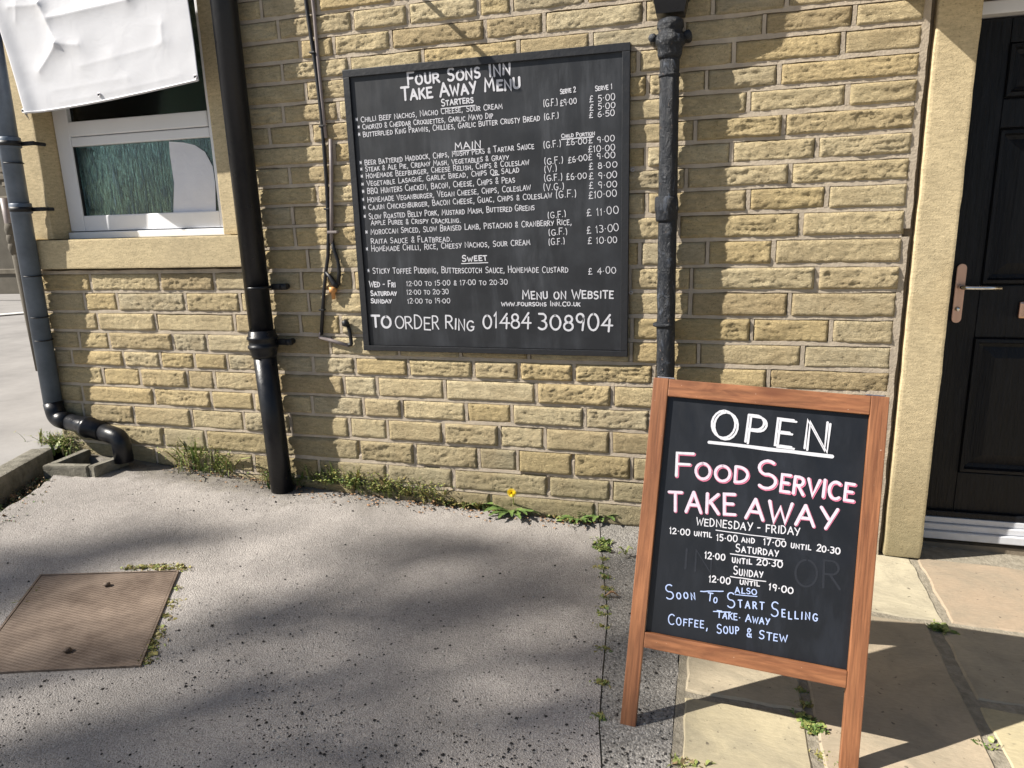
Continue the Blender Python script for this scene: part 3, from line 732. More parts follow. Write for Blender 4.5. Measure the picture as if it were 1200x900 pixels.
def pipe_cast():
    t = thing('downpipe', 'cast iron downpipe with peeling black paint right of the menu board', 'pipe', (-.18, -.07, .0))
    Y = -.072; xa = (float(on_y(773, 60, Y)[0])+float(on_y(797, 60, Y)[0]))/2; xb = (float(on_y(770, 430, Y)[0])+float(on_y(789.5, 430, Y)[0]))/2
    zt = zp(785, 40, Y); xb2 = xb; r = .0385
    obj('pipe', tb(dens([(xa, Y, zt), (xb, Y, .72), (xb+.004, Y, gz(-.2, 0)-.02)], .018), r-.0025, 28, True, .07), M_peel, t, True)
    def lump(z0, prof, wob=.10): obj('socket', tb(dens([(xa, Y, z0), (xa, Y, z0-prof[-1][0])], .012) if 0 else [(xa, Y, z0-d) for d, _ in prof], [q for _, q in prof], 28, True, wob), M_peel, t, True)
    lump(zt+.05, [(0, .038), (.008, .047), (.030, .048), (.036, .042), (.052, .043), (.060, .052), (.085, .053), (.092, .046), (.12, .045), (.135, .039)])
    z2 = zp(782, 230, Y); lump(z2, [(0, .0385), (.006, .043), (.05, .044), (.06, .041), (.085, .0415), (.095, .0385)], .14)
    z3 = zp(782, 87, Y); lump(z3, [(0, .0385), (.001, .0395), (.009, .0395), (.01, .0385)], .0)
    z4 = zp(778, 378, Y); lump(z4, [(0, .0385), (.003, .0425), (.012, .0425), (.015, .0385)], .1)
    ze = zp(785, 43, Y)
    for s in (-1, 1):
        bm = bmesh.new(); tube(bm, [(xa+s*.03, Y+.005, ze), (xa+s*.060, Y+.012, ze)], .014, 12, True, .2)
        tube(bm, [(xa+s*.062, Y-.012, ze), (xa+s*.062, .004, ze)], .015, 12, True, .2); obj('fixing_lug', bm, M_peel, t, True)
    # hopper: tapered box open at top
    z0 = zp(787, 17, Y); bm = bmesh.new(); sec = [(z0, .050, .045), (z0+.05, .060, .052), (z0+.13, .120, .060), (z0+.26, .13, .062), (z0+.265, .14, .067), (z0+.295, .14, .067)]
    rings = []
    for zz, hw, hd in sec:
        yc = -.012-hd
        rings.append([bm.verts.new(v) for v in ((xa-hw, yc-hd, zz), (xa+hw, yc-hd, zz), (xa+hw, yc+hd, zz), (xa-hw, yc+hd, zz))])
    for r0, r1 in zip(rings, rings[1:]):
        for k_ in range(4): bm.faces.new((r0[k_], r0[(k_+1) % 4], r1[(k_+1) % 4], r1[k_]))
    bm.faces.new(rings[0][::-1]); bm.faces.new(rings[-1])
    obj('hopper', bm, M_blackpvc, t)
pipe_cast()

# cables and conduits
def line_px(pts, Y): return [V3(on_y(a_, b_, Y)) for a_, b_ in pts]
t = thing('conduit', 'thin black conduit running down left of the menu board to a small tap', 'conduit', (-1.75, -.02, .85))
P = line_px([(357, -12), (359.5, 10), (364, 40), (370, 80), (376, 130), (379.5, 170), (383, 220), (385, 270), (384.5, 300), (382, 318), (379, 350), (376.5, 392)], -.022)
up = P[0]+(P[0]-P[1])*6
obj('cable', tb([up]+P, .0085, 12, True, .05), M_rubber, t, True)
Q = line_px([(374.5, 395), (388, 399), (409, 405)], -.022); obj('elbow_pipe', tb([P[-1]+Vector((0, 0, .01))]+Q, .0085, 12), M_cable, t, True)
Q2 = line_px([(408, 404), (412, 404), (410.5, 392), (407.5, 380)], -.024); obj('riser', tb(bend(Q2, 5, .02), .0085, 12), M_rubber, t, True)
e = Q2[-1]; obj('tap_knob', tb([e+Vector((-.004, -.005, -.008)), e+Vector((-.004, -.012, 0)), e+Vector((-.004, -.012, .01)), e+Vector((-.004, -.004, .02))], [.006, .017, .018, .008], 14), M_rubber, t, True)
for pp_ in ((367, 62), (378, 148), (384, 245), (378, 363)):
    q = V3(on_y(*pp_, -.02)); obj('cable_clip', bx(q.x-.013, q.x+.013, -.033, .0, q.z-.004, q.z+.004, .002), M_rubber, t)
t = thing('grey_pipe', 'slim grey pipe beside the black conduit with an orange capped end', 'pipe', (-1.75, -.02, 1.1))
P = line_px([(365, -12), (368.5, 18), (371, 50), (374, 85), (378, 125), (382, 162)], -.020); obj('pipe', tb([P[0]+(P[0]-P[1])*5]+P, .0075, 12), M_cable, t, True)
P = line_px([(387.5, 163), (388.5, 200), (388.6, 240), (388.6, 285)], -.026); obj('pipe', tb(P, .0085, 12), M_cable, t, True)
P = line_px([(388.5, 280), (391.5, 293), (396, 306), (397.5, 318), (396.5, 334)], -.024); obj('flexible_tail', tb(P, .0085, 12, True, .2), M_rubber, t, True)
P = line_px([(382, 319), (387, 325), (391, 333), (396, 335)], -.026); obj('connector', tb(P, [.007, .011, .015, .012], 12, True, .3), M_rubber, t, True)
q = V3(on_y(390, 338, -.026)); obj('orange_cap', tb([q+Vector((0, 0, .006)), q+Vector((0, 0, -.017)), q+Vector((0, 0, -.019)), q+Vector((0, 0, -.05))], [.018, .017, .010, .008], 14), M_orange, t, True)
q = V3(on_y(389, 272, -.026)); obj('pipe_clip', bx(q.x-.02, q.x+.03, -.036, .0, q.z-.006, q.z+.006, .003), M_cable, t)
# lamp above the board (its shadow falls across the board's top edge)
t = thing('sign_lamp', 'small black swan neck lamp on the stone above the menu board', 'lamp', (-1.52, 0, 2.36))
sh = on_y(574, 72, -.03); Lh = .24; lx_, lz_ = float(sh[0])-(Lh-.03)*sd[0]/sd[1], float(sh[2])-(Lh-.03)*sd[2]/sd[1]
obj('arm', tb(bend([(lx_, 0, lz_-.0), (lx_, -Lh+.02, lz_+.0), (lx_, -Lh, lz_-.02)], 6, .04), .009, 12), M_rubber, t, True)
obj('shade', tb([(lx_, -Lh+.02, lz_+.015), (lx_, -Lh, lz_-.005), (lx_, -Lh-.03, lz_-.03)], [.012, .022, .030], 18), M_rubber, t, True)
obj('mount', tb([(lx_, .0, lz_), (lx_, -.02, lz_)], .04, 16), M_rubber, t, True)

# ================================================================ HANDWRITING
def arc(cx, cy, rx, ry, a0, a1, n=10): return [(cx+rx*math.cos(R(a0+(a1-a0)*i/n)), cy+ry*math.sin(R(a0+(a1-a0)*i/n))) for i in range(n+1)]
G = {
'A': (.72, [[(0, 0), (.34, 1)], [(.34, 1), (.70, 0)], [(.13, .36), (.58, .36)]]),
'B': (.62, [[(.05, 0), (.05, 1)], [(.05, 1), (.30, 1)]+arc(.32, .77, .22, .23, 80, -90, 7)+[(.05, .53)], [(.05, .53), (.32, .53)]+arc(.34, .265, .26, .265, 80, -90, 8)+[(.05, 0)]]),
'C': (.66, [arc(.38, .5, .37, .5, 52, 308, 14)]),
'D': (.68, [[(.05, 0), (.05, 1)], [(.05, 1)]+arc(.18, .5, .46, .5, 88, -88, 12)+[(.05, 0)]]),
'E': (.56, [[(.52, 1), (.05, 1), (.05, 0), (.54, 0)], [(.05, .52), (.44, .52)]]),
'F': (.54, [[(.54, 1), (.05, 1), (.05, 0)], [(.05, .52), (.44, .52)]]),
'G': (.70, [arc(.38, .5, .36, .5, 50, 300, 13)+[(.66, .18), (.66, .42)], [(.44, .42), (.70, .42)]]),
'H': (.66, [[(.05, 0), (.05, 1)], [(.60, 0), (.60, 1)], [(.05, .5), (.60, .5)]]),
'I': (.20, [[(.10, 0), (.10, 1)]]),
'J': (.50, [[(.42, 1), (.42, .25)]+arc(.24, .22, .18, .22, 0, -160, 7)]),
'K': (.62, [[(.05, 0), (.05, 1)], [(.56, 1), (.06, .46)], [(.20, .60), (.60, 0)]]),
'L': (.52, [[(.05, 1), (.05, 0), (.50, 0)]]),
'M': (.82, [[(.03, 0), (.10, 1), (.40, .35), (.70, 1), (.79, 0)]]),
'N': (.68, [[(.05, 0), (.05, 1), (.62, 0), (.62, 1)]]),
'O': (.74, [arc(.37, .5, .35, .5, 95, 450, 18)]),
'P': (.58, [[(.05, 0), (.05, 1)], [(.05, 1), (.28, 1)]+arc(.30, .74, .25, .26, 80, -90, 8)+[(.05, .48)]]),
'Q': (.74, [arc(.37, .5, .35, .5, 95, 450, 18), [(.48, .22), (.72, -.08)]]),
'R': (.62, [[(.05, 0), (.05, 1)], [(.05, 1), (.28, 1)]+arc(.30, .75, .24, .25, 80, -90, 8)+[(.05, .50)], [(.26, .50), (.60, 0)]]),
'S': (.58, [arc(.31, .75, .24, .25, 40, 250, 9)+arc(.27, .26, .26, .26, 75, -145, 10)]),
'T': (.62, [[(0, 1), (.62, 1)], [(.31, 1), (.31, 0)]]),
'U': (.64, [[(.05, 1), (.05, .3)]+arc(.32, .28, .27, .28, 185, 355, 9)+[(.59, 1)]]),
'V': (.64, [[(0, 1), (.32, 0), (.64, 1)]]),
'W': (.90, [[(0, 1), (.22, 0), (.45, .75), (.67, 0), (.90, 1)]]),
'X': (.62, [[(.02, 1), (.60, 0)], [(.58, 1), (.02, 0)]]),
'Y': (.62, [[(0, 1), (.31, .48)], [(.62, 1), (.24, 0)]]),
'Z': (.60, [[(.03, 1), (.56, 1), (.03, 0), (.60, 0)]]),
'0': (.66, [arc(.33, .5, .30, .5, 95, 450, 16)]),
'1': (.26, [[(.02, .78), (.15, 1), (.13, 0)]]),
'2': (.58, [arc(.28, .74, .24, .26, 165, -35, 9)+[(.03, 0), (.57, .02)]]),
'3': (.56, [[(.05, .98)]+arc(.24, .76, .25, .23, 70, -80, 7)+arc(.24, .27, .29, .27, 80, -140, 9)]),
'4': (.64, [[(.46, 1), (.02, .32), (.64, .34)], [(.46, .72), (.44, -.05)]]),
'5': (.56, [[(.52, 1), (.12, 1), (.08, .58)]+arc(.27, .31, .27, .31, 100, -140, 10)]),
'6': (.56, [[(.42, 1)]+arc(.46, .42, .42, .55, 115, 180, 6)+arc(.29, .26, .25, .26, 180, 520, 12)]),
'7': (.54, [[(.03, 1), (.54, 1), (.20, 0)]]),
'8': (.58, [arc(.29, .76, .21, .23, -80, 270, 12), arc(.29, .27, .27, .27, 95, 440, 14)]),
'9': (.54, [arc(.26, .72, .23, .26, 10, 360, 12)+[(.49, .7), (.42, 0)]]),
'.': (.22, [[(.09, .03), (.12, .05)]]), ',': (.24, [[(.14, .08), (.07, -.18)]]), '-': (.40, [[(.04, .46), (.34, .48)]]),
'·': (.24, [[(.09, .44), (.14, .46)]]), '(': (.32, [arc(.34, .5, .26, .68, 125, 235, 8)]), ')': (.32, [arc(-.02, .5, .26, .68, 55, -55, 8)]),
'£': (.60, [[(.50, .88)]+arc(.34, .76, .17, .22, 50, 185, 6)+[(.20, .30), (.04, 0), (.56, .02)], [(.03, .46), (.42, .50)]]),
'&': (.54, [[(.50, .0), (.12, .62)]+arc(.27, .76, .16, .19, 190, -10, 7)+[(.10, .34)]+arc(.24, .2, .19, .19, 150, 350, 7)+[(.48, .38)]]),
'*': (.50, [[(.08, .30), (.42, .80)], [(.42, .30), (.08, .80)], [(.04, .55), (.46, .55)]]), "'": (.18, [[(.09, 1), (.07, .8)]]),
}
rt_ = random.Random(11)
def stroke_mesh(vs, fs, pl, th, lay, place):
    """one mitred ribbon with rounded ends in board coordinates"""
    p = [Vector(q) for q in pl]; q = [p[0]]
    for a_ in p[1:]:
        if (a_-q[-1]).length > th*.12: q.append(a_)
    if len(q) < 2: q.append(q[0]+Vector((th*.3, 0)))
    p = q; h = th/2; Lf, Rt = [], []
    for i in range(len(p)):
        d0 = (p[i]-p[i-1]).normalized() if i else None; d1 = (p[i+1]-p[i]).normalized() if i < len(p)-1 else None
        t_ = (d0 or d1)+(d1 or d0); t_ = t_.normalized() if t_.length > .2 else (d1 or d0)
        n_ = Vector((-t_.y, t_.x)); c = max(.55, n_.dot(Vector((-(d1 or d0).y, (d1 or d0).x))))
        hh = h/c*(1+rt_.uniform(-.09, .09))
        Lf.append(p[i]+n_*hh); Rt.append(p[i]-n_*hh)
    b0 = len(vs)
    for a_, b_ in zip(Lf, Rt): vs.append(place(a_, lay)); vs.append(place(b_, lay))
    for i in range(len(p)-1): fs.append((b0+2*i, b0+2*i+1, b0+2*i+3, b0+2*i+2))
    for end, sgn in ((0, -1), (len(p)-1, 1)):
        a_, b_ = (Lf[end], Rt[end]); c = (a_+b_)/2; k0_ = len(vs); hh = (a_-c)
        tt = Vector((hh.y, -hh.x))*sgn
        for q_ in (30, 75, 105, 150):
            an = R(q_); vs.append(place(c+hh*math.cos(an)+tt*math.sin(an), lay))
        i0, i1 = b0+2*end, b0+2*end+1
        f = (i0, k0_, k0_+1, k0_+2, k0_+3, i1); fs.append(f if sgn > 0 else f[::-1])
def write(text, p0, p1, cap, th, m_, parent, place, small=.74, jit=1.0, name='lettering', off=(0, 0), gap=.17):
    """upper case = tall letter, lower case = small capital; p0, p1 = ends of the base line (board units)"""
    x = 0; lay_ = []
    for ch in text:
        if ch == ' ': x += .52; continue
        up_ = ch.upper(); sc = small if ch.islower() else 1.0
        if up_ not in G: continue
        w_, st = G[up_]; lay_.append((x, sc, st)); x += w_*sc+gap
    tot = x-gap; d = Vector((p1[0]-p0[0], p1[1]-p0[1])); ux = d/tot; uy = Vector((-d.y, d.x)).normalized()*cap
    vs, fs = [], []; k_ = 0
    for (gx, sc, st) in lay_:
        ro = rt_.uniform(-.05, .05)*jit; sy = 1+rt_.uniform(-.08, .08)*jit; dy = rt_.uniform(-.05, .05)*jit; sx_ = 1+rt_.uniform(-.06, .06)*jit
        for pl in st:
            k_ += 1
            pts_ = []
            for (a_, b_) in pl:
                a_, b_ = a_*sc*sx_, b_*sc*sy; a_, b_ = a_-b_*ro, b_+a_*ro
                pts_.append(Vector(p0)+ux*(gx+a_)+uy*(b_+dy)+Vector(off))
            stroke_mesh(vs, fs, pts_, th, k_ % 7, place)
    o = pyobj(name, vs, fs, m_, parent); return o
def rule(p0, p1, th, m_, parent, place, name='underline'):
    vs, fs = [], []; stroke_mesh(vs, fs, [Vector(p0).lerp(Vector(p1), i/6)+Vector((0, rt_.uniform(-.0006, .0006))) for i in range(7)], th, 3, place)
    return pyobj(name, vs, fs, m_, parent)

# ---- menu board on the wall
MB = thing('menu_board', 'large square blackboard with a handwritten takeaway menu fixed to the stone wall', 'menu board', (-.95, 0, .76))
cs = [on_y(402, 82, -.036), on_y(739, 49, -.036), on_y(735, 418, -.036), on_y(425, 411, -.036)]
mx0 = (cs[0][0]+cs[3][0])/2; mx1 = (cs[1][0]+cs[2][0])/2; mz1 = (cs[0][2]+cs[1][2])/2; mz0 = (cs[2][2]+cs[3][2])/2
FW = .030; YB = -.026
obj('board_panel', bx(mx0+FW-.004, mx1-FW+.004, YB, -.012, mz0+FW-.004, mz1-FW+.004), M_black, MB)
obj('frame_rail', bx(mx0, mx1, -.036, -.006, mz1-FW, mz1, .002), M_frame, MB); obj('frame_rail', bx(mx0, mx1, -.036, -.006, mz0, mz0+FW*.8, .002), M_frame, MB)
obj('frame_stile', bx(mx0+.0005, mx0+FW, -.0355, -.006, mz0+FW*.8+.0005, mz1-FW-.0005, .002), M_frame, MB); obj('frame_stile', bx(mx1-FW, mx1-.0005, -.0355, -.006, mz0+FW*.8+.0005, mz1-FW-.0005, .002), M_frame, MB)
for pp_ in ((741.5, 199), (739.5, 343)):
    q = V3(on_y(*pp_, -.02)); bm = bmesh.new()
    tube(bm, [q+Vector((.006*math.cos(a_), 0, .006*math.sin(a_))) for a_ in np.linspace(0, 2*math.pi, 13)], .0018, 6, False); tube(bm, [q+Vector((-.012, 0, 0)), q+Vector((-.006, 0, 0))], .0018, 6)
    obj('screw_eye', bm, M_steel, MB, True)
def mpl(v, lay): return (v.x, YB-.0008-lay*.00008, v.y)
def mb(px, py): p = on_y(px, py, YB); return (float(p[0]), float(p[2]))
PXM = .00352
def mw(text, x0, y0, x1, y1, cap, th=.84, small=.80, m_=None): write(text, mb(x0, y0), mb(x1, y1), cap*PXM*(.86 if cap < 9.5 else 1.0), th*PXM, m_ or M_ink, MB, mpl, small)
MT = [("Four Sons Inn", 478, 100, 597.5, 86.5, 13.0, 2.5), ("Take Away Menu", 471, 118, 609.5, 103, 13.5, 2.6), ("Starters", 517.7, 124.5, 555, 120, 8, 1.3),
("Serve 2", 656.7, 110, 674.7, 107.7, 6, .9), ("Serve 1", 697.7, 106.7, 717.5, 104, 6, .9),
("* Chilli Beef Nachos, Nacho Cheese, Sour Cream", 417, 143.7, 588.5, 127, 7.2), ("(G.F.)", 637, 125.3, 653.7, 123.5, 8.5), ("£9·00", 656.7, 124, 676, 121, 7), ("£ 5·00", 691, 120, 721, 116.7, 8),
("* Chorizo & Cheddar Croquettes, Garlic Mayo Dip", 419.5, 152, 578, 138.5, 6.8), ("£ 5·00", 691, 129.5, 721, 126.3, 7),
("* Butterflied King Prawns, Chillies, Garlic Butter Crusty Bread", 420, 161, 632.7, 141.5, 7), ("(G.F.)", 637.7, 140.5, 654.8, 138.5, 7.5), ("£ 6·50", 690.5, 138.3, 720.5, 135.5, 7),
("MAIN", 533.5, 175.5, 563.5, 173, 9, 1.3), ("Child Portion", 658, 161.5, 697, 158.5, 4.8, .85),
("* Beer Battered Haddock, Chips, Mushy Peas & Tartar Sauce", 421.7, 194, 626, 174, 7.2), ("(G.F.)", 637, 173.7, 657.5, 171.5, 8), ("£6·00", 664, 170, 688, 168.3, 6.8), ("£ 9·00", 690, 168, 720.5, 165.5, 7),
("* Steak & Ale Pie, Creamy Mash, Vegetables & Gravy", 422.5, 201.5, 596, 186.7, 6.8), ("£10·00", 689.7, 178.5, 721, 176, 7.5),
("* Homemade Beefburger, Cheese Relish, Chips & Coleslaw", 423, 209.7, 620, 192.7, 7), ("(G.F.)", 638, 193, 660, 191, 8), ("£6·00", 666, 191, 688.5, 187.5, 7.3), ("£ 9·00", 689.5, 187.5, 721, 184.8, 7),
("* Vegetable Lasagne, Garlic Bread, Chips Or Salad", 424, 218.7, 608.7, 201.7, 7), ("(V.)", 638, 202.5, 653, 200.7, 8), ("£ 8·00", 690.5, 198.7, 723, 195.7, 7.5),
("* BBQ Hunters Chicken, Bacon, Cheese, Chips & Peas", 424.7, 227.7, 603.5, 213.7, 7.8), ("(G.F.)", 638, 212.7, 659, 210.7, 8), ("£6·00", 664, 211, 687.5, 209, 7.5), ("£ 9·00", 690.5, 210, 723.5, 207.7, 8),
("* Homemade Veganburger, Vegan Cheese, Chips, Coleslaw", 424.7, 237.5, 621.8, 222.7, 7.5), ("(V.G.)", 637, 223.5, 661, 221.5, 8.2), ("£ 9·00", 690.5, 221, 723.5, 219, 7.8),
("* Cajun Chickenburger, Bacon Cheese, Guac, Chips & Coleslaw", 426, 246.5, 647, 231.7, 7.5), ("(G.F.)", 651.5, 232, 675.5, 230.5, 9), ("£10·00", 690, 232.5, 723, 230, 8.5),
("* Slow Roasted Belly Pork, Mustard Mash, Buttered Greens", 426.7, 257, 626.5, 246, 7.5), ("(G.F.)", 642, 256, 663.5, 253.7, 8.2), ("£ 11·00", 688, 253.5, 725, 249.7, 9),
("Apple Puree & Crispy Crackling.", 435, 263.7, 540, 260.7, 6.8), ("* Moroccan Spiced, Slow Braised Lamb, Pistachio & Cranberry Rice,", 428.5, 275, 670, 263, 8),
("Raita Sauce & Flatbread.", 435, 285.5, 529.7, 283, 8), ("(G.F.)", 643, 276, 665, 274.5, 8.2), ("£ 13·00", 688, 273.7, 725, 270.7, 9),
("* Homemade Chilli, Rice, Cheesy Nachos, Sour Cream", 429, 295, 621.5, 287, 8), ("(G.F.)", 643, 287.2, 662, 286, 8), ("£ 10·00", 689, 286, 723.5, 284, 8.3),
("Sweet", 541.7, 306.5, 571, 305, 8, 1.35), ("* Sticky Toffee Pudding, Butterscotch Sauce, Homemade Custard", 430.7, 320.5, 665.7, 319, 8.5), ("£ 4·00", 689.7, 321.7, 722, 320, 8.5),
("Wed - Fri", 433, 336, 463.7, 336, 8.2, 1.3), ("12·00 to 15·00 & 17·00 to 20·30", 476.5, 335, 595, 333.3, 7), ("Saturday", 434.8, 346.3, 465, 346, 6.8, 1.3), ("12·00 to 20·30", 477, 345, 526, 344.7, 6.8),
("Sunday", 434.8, 355, 459, 355, 6.8, 1.3), ("12·00 to 19·00", 478, 355.5, 527.5, 355, 6.8), ("Menu on Website", 612.5, 350.5, 719, 349.5, 10.5, 1.6), ("www.foursons Inn.Co.uk", 587.7, 358.5, 680, 358.5, 6.2, 1.1),
("TO", 436, 383.3, 458, 384, 14, 2.9), ("ORDER", 463.5, 385, 515, 386, 16, 1.7), ("Ring", 522, 385, 555, 387.5, 16, 1.9), ("01484", 566, 384, 622, 384.5, 17.5, 2.2), ("308904", 631, 386, 717.5, 388, 18.5, 2.4)]
for r_ in MT: mw(*r_)
for (x0, y0, x1, y1) in ((517, 127.6, 556.7, 123.3), (532, 177.6, 566.5, 174.6), (658, 163.3, 695.7, 160.3), (541, 309, 571.7, 307.6), (577.5, 205.5, 585, 204.7)):
    rule(mb(x0, y0), mb(x1, y1), 1.1*PXM, M_ink, MB, mpl)

# ---- A-frame board
AX, AY, AZ, AW, AH, AYAW, ALEAN, AST, APB, ATR, AROLL = -.2052, -1.2323, -.04, .5964, .9706, -.031, .2886, .0424, .2649, .0531, -.046
aex = np.array([math.cos(AYAW), math.sin(AYAW), 0]); an_ = np.array([-math.sin(AYAW), math.cos(AYAW), 0])
aez = np.array([0, 0, 1.])*math.cos(ALEAN)+an_*math.sin(ALEAN)
c_, s_ = math.cos(AROLL), math.sin(AROLL); aex, aez = aex*c_+aez*s_, aez*c_-aex*s_
ann = np.cross(aez, aex)                   # points away from the camera side
AO = np.array([AX, AY, AZ])
AB = thing('sandwich_board', 'wooden A-frame chalkboard reading OPEN standing on the pavement in front of the wall', 'sandwich board', (.1, -1.0, -.05))
def leaf_mtx(ex, ez, nn, O):
    m_ = Matrix.Identity(4)
    for i in range(3): m_[i][0] = ex[i]; m_[i][1] = nn[i]; m_[i][2] = ez[i]; m_[i][3] = O[i]
    return m_
TH = .024
def part(name, x0, x1, y0, y1, z0, z1, m_, mtx, bev=.0025):
    o = obj(name, bx(x0, x1, y0, y1, z0, z1, bev), m_, AB); o.matrix_world = mtx; return o
def leaf(mtx, legR, legL):
    part('leg', 0, AST, 0, TH, legL, AH-.002, M_wood, mtx); part('leg', AW-AST, AW, 0, TH, legR, AH-.002, M_wood, mtx)
    part('top_rail', AST+.0005, AW-AST-.0005, .0005, TH, AH-ATR+.002, AH-.003, M_woodh, mtx)
    part('bottom_rail', AST+.0005, AW-AST-.0005, .0005, TH, APB-.042, APB, M_woodh, mtx)
    part('chalkboard', AST+.001, AW-AST-.001, .013, .018, APB+.001, AH-ATR+.001, M_black2, mtx, .0)
M1 = leaf_mtx(aex, aez, ann, AO)
# front right leg reaches the lower ground
brp = AO+aex*AW; legR = (gz(brp[0], brp[1])-brp[2])/aez[2]; legL = (gz(AO[0], AO[1])-AO[2])/aez[2]
leaf(M1, legR, legL)
# back leaf: the same frame turned about the hinge line
top = AO+aez*AH+ann*(2*TH+.004)
L2 = ALEAN*1.02
h2 = np.array([aex[0], aex[1], 0]); h2 /= np.linalg.norm(h2)
bk = np.cross(np.array([0, 0, 1.]), h2)     # away from the camera
aez2 = np.array([0, 0, 1.])*math.cos(L2)-bk*math.sin(L2)
c_, s_ = math.cos(AROLL), math.sin(AROLL); exb = h2*c_+aez2*s_; ezb = aez2*c_-h2*s_
O2 = top-ezb*AH
ex2 = -exb; nn2 = np.cross(ezb, ex2)
O2 = O2+exb*AW
M2 = leaf_mtx(ex2, ezb, nn2, O2)
f1 = O2; f2 = O2+ex2*AW
leaf(M2, (gz(f2[0], f2[1])-f2[2])/ezb[2], (gz(f1[0], f1[1])-f1[2])/ezb[2])
for xx in (.012, AW-.055):
    o = obj('hinge', bx(xx, xx+.045, .004, TH+.02, AH-.0015, AH+.0015, .0008), M_steel, AB); o.matrix_world = M1
M1i = M1.inverted()
def ab(px, py):
    d = ray(px, py); n_ = ann; o_ = AO+ann*.013; t_ = np.dot(o_-CAM, n_)/np.dot(d, n_); p = M1i @ V3(CAM+d*t_); return (p.x, p.z)
def apl(v, lay): return (v.x, .013-.0006-lay*.00008, v.y)
PXA = .0022
def aw(text, x0, y0, x1, y1, cap, th, m_=None, small=.74, off=(0, 0), dl=0, jit=1.0, gap=.20):
    def pl2(v, lay): return (v.x, .013-.0006-dl*.0007-lay*.00008, v.y)
    o = write(text, ab(x0, y0), ab(x1, y1), cap*PXA, th*PXA, m_ or M_ink, AB, pl2, small, jit, 'lettering', off, gap); o.matrix_world = M1
def ar(x0, y0, x1, y1, th, m_=None):
    o = rule(ab(x0, y0), ab(x1, y1), th*PXA, m_ or M_ink, AB, apl); o.matrix_world = M1
rt_ = random.Random(5); aw("OPEN", 833, 512.5, 970, 529, 33, 2.6, off=(-.0026, .0014), jit=.5, gap=.30)
rt_ = random.Random(5); aw("OPEN", 833, 512.5, 970, 529, 33, 2.6, off=(.0040, -.0024), dl=1, jit=.5, gap=.30)
ar(831, 518, 975, 535, 4.2)
for tx, x0, y0, x1, y1, cap in (("F", 791, 557, 812, 558, 29), ("OOD", 815, 561, 877, 566.5, 19), ("S", 888, 572, 912, 572, 33), ("ERVICE", 914, 576, 1000.5, 588, 19.5)):
    sd5 = rt_.random()
    rt_ = random.Random(sd5); aw(tx, x0, y0, x1, y1, cap, 4.4, M_inkp, off=(.0012, -.0010), jit=.5)
    rt_ = random.Random(sd5); aw(tx, x0, y0, x1, y1, cap, 3.3, M_inkw if tx != "F" else M_ink, off=(-.0010, .0010), dl=1, jit=.5)
for tx, x0, y0, x1, y1 in (("TAKE", 784, 598, 862, 603.5), ("AWAY", 874, 607, 979, 620.5)):
    sd5 = rt_.random()
    rt_ = random.Random(sd5); aw(tx, x0, y0, x1, y1, 24, 4.2, M_inkp, off=(.0010, -.0008), jit=.5)
    rt_ = random.Random(sd5); aw(tx, x0, y0, x1, y1, 24, 3.6, M_inkw, off=(-.0006, .0005), dl=1, jit=.5)
rt_ = random.Random(21)
aw("WEDNESDAY - FRIDAY", 816, 615, 937, 627.5, 8.8, 1.3); ar(839, 621.3, 919, 632, 1.1)
aw("12·00 until", 785, 625, 834, 629.5, 7.3, 1.3); aw("15·00 and", 840, 633, 884, 636.5, 7.3, 1.3); aw("17·00 until", 895, 638, 950, 644.5, 7.3, 1.3); aw("20·30", 957, 645.5, 984, 649.5, 7.3, 1.4)
aw("Saturday", 862, 646.5, 912, 652, 9.5, 1.3); ar(856, 648.7, 916.5, 657, 1.2); aw("12·00", 826, 654, 849.5, 656.5, 7.5, 1.4); aw("until 20·30", 858, 659, 916.5, 664.8, 7.5, 1.4)
aw("Sunday", 859.5, 673, 894, 677, 9.5, 1.3); ar(856, 675.6, 897.3, 681.5, 1.2); aw("12·00", 831, 681.6, 855.5, 684.5, 7.5, 1.4); aw("until", 867, 684.5, 890, 687, 6.5, 1.3); aw("19·00", 901, 691, 929, 695.5, 7.5, 1.4)
aw("ALSO", 861.6, 694.5, 887, 697, 6.5, 1.2, M_inkb); ar(862, 696.7, 887, 698.7, 1, M_inkb)
aw("Soon", 780.5, 702, 815, 702, 18, 1.4, M_inkb, .42); ar(821, 693, 847.5, 692.7, 1.3, M_inkb); aw("To", 829, 704, 840, 706.5, 10, 1.3, M_inkb, .62); aw("Start", 852, 711, 895, 715, 19, 1.4, M_inkb, .42)
aw("Selling", 903, 722, 958, 728, 18, 1.4, M_inkb, .45); ar(836, 716.5, 856, 717.5, 1.2, M_inkb); aw("Take· Away", 840, 723.5, 901.4, 732.3, 8.5, 1.3, M_inkb, .82)
aw("Coffee,", 783, 731, 830, 737, 12.5, 1.3, M_inkb, .68); aw("Soup", 840, 741.5, 866, 743.5, 11.5, 1.3, M_inkb, .68); aw("& Stew", 875, 746, 922, 752.5, 10.5, 1.3, M_inkb, .8)
aw("IN", 800, 666, 836, 671, 26, 2.6, M_ghost, dl=-.3); aw("OR", 930, 684, 985, 692, 30, 2.6, M_ghost, dl=-.3); aw("DR", 785, 690, 830, 697, 26, 2.6, M_ghost, dl=-.3) if False else None

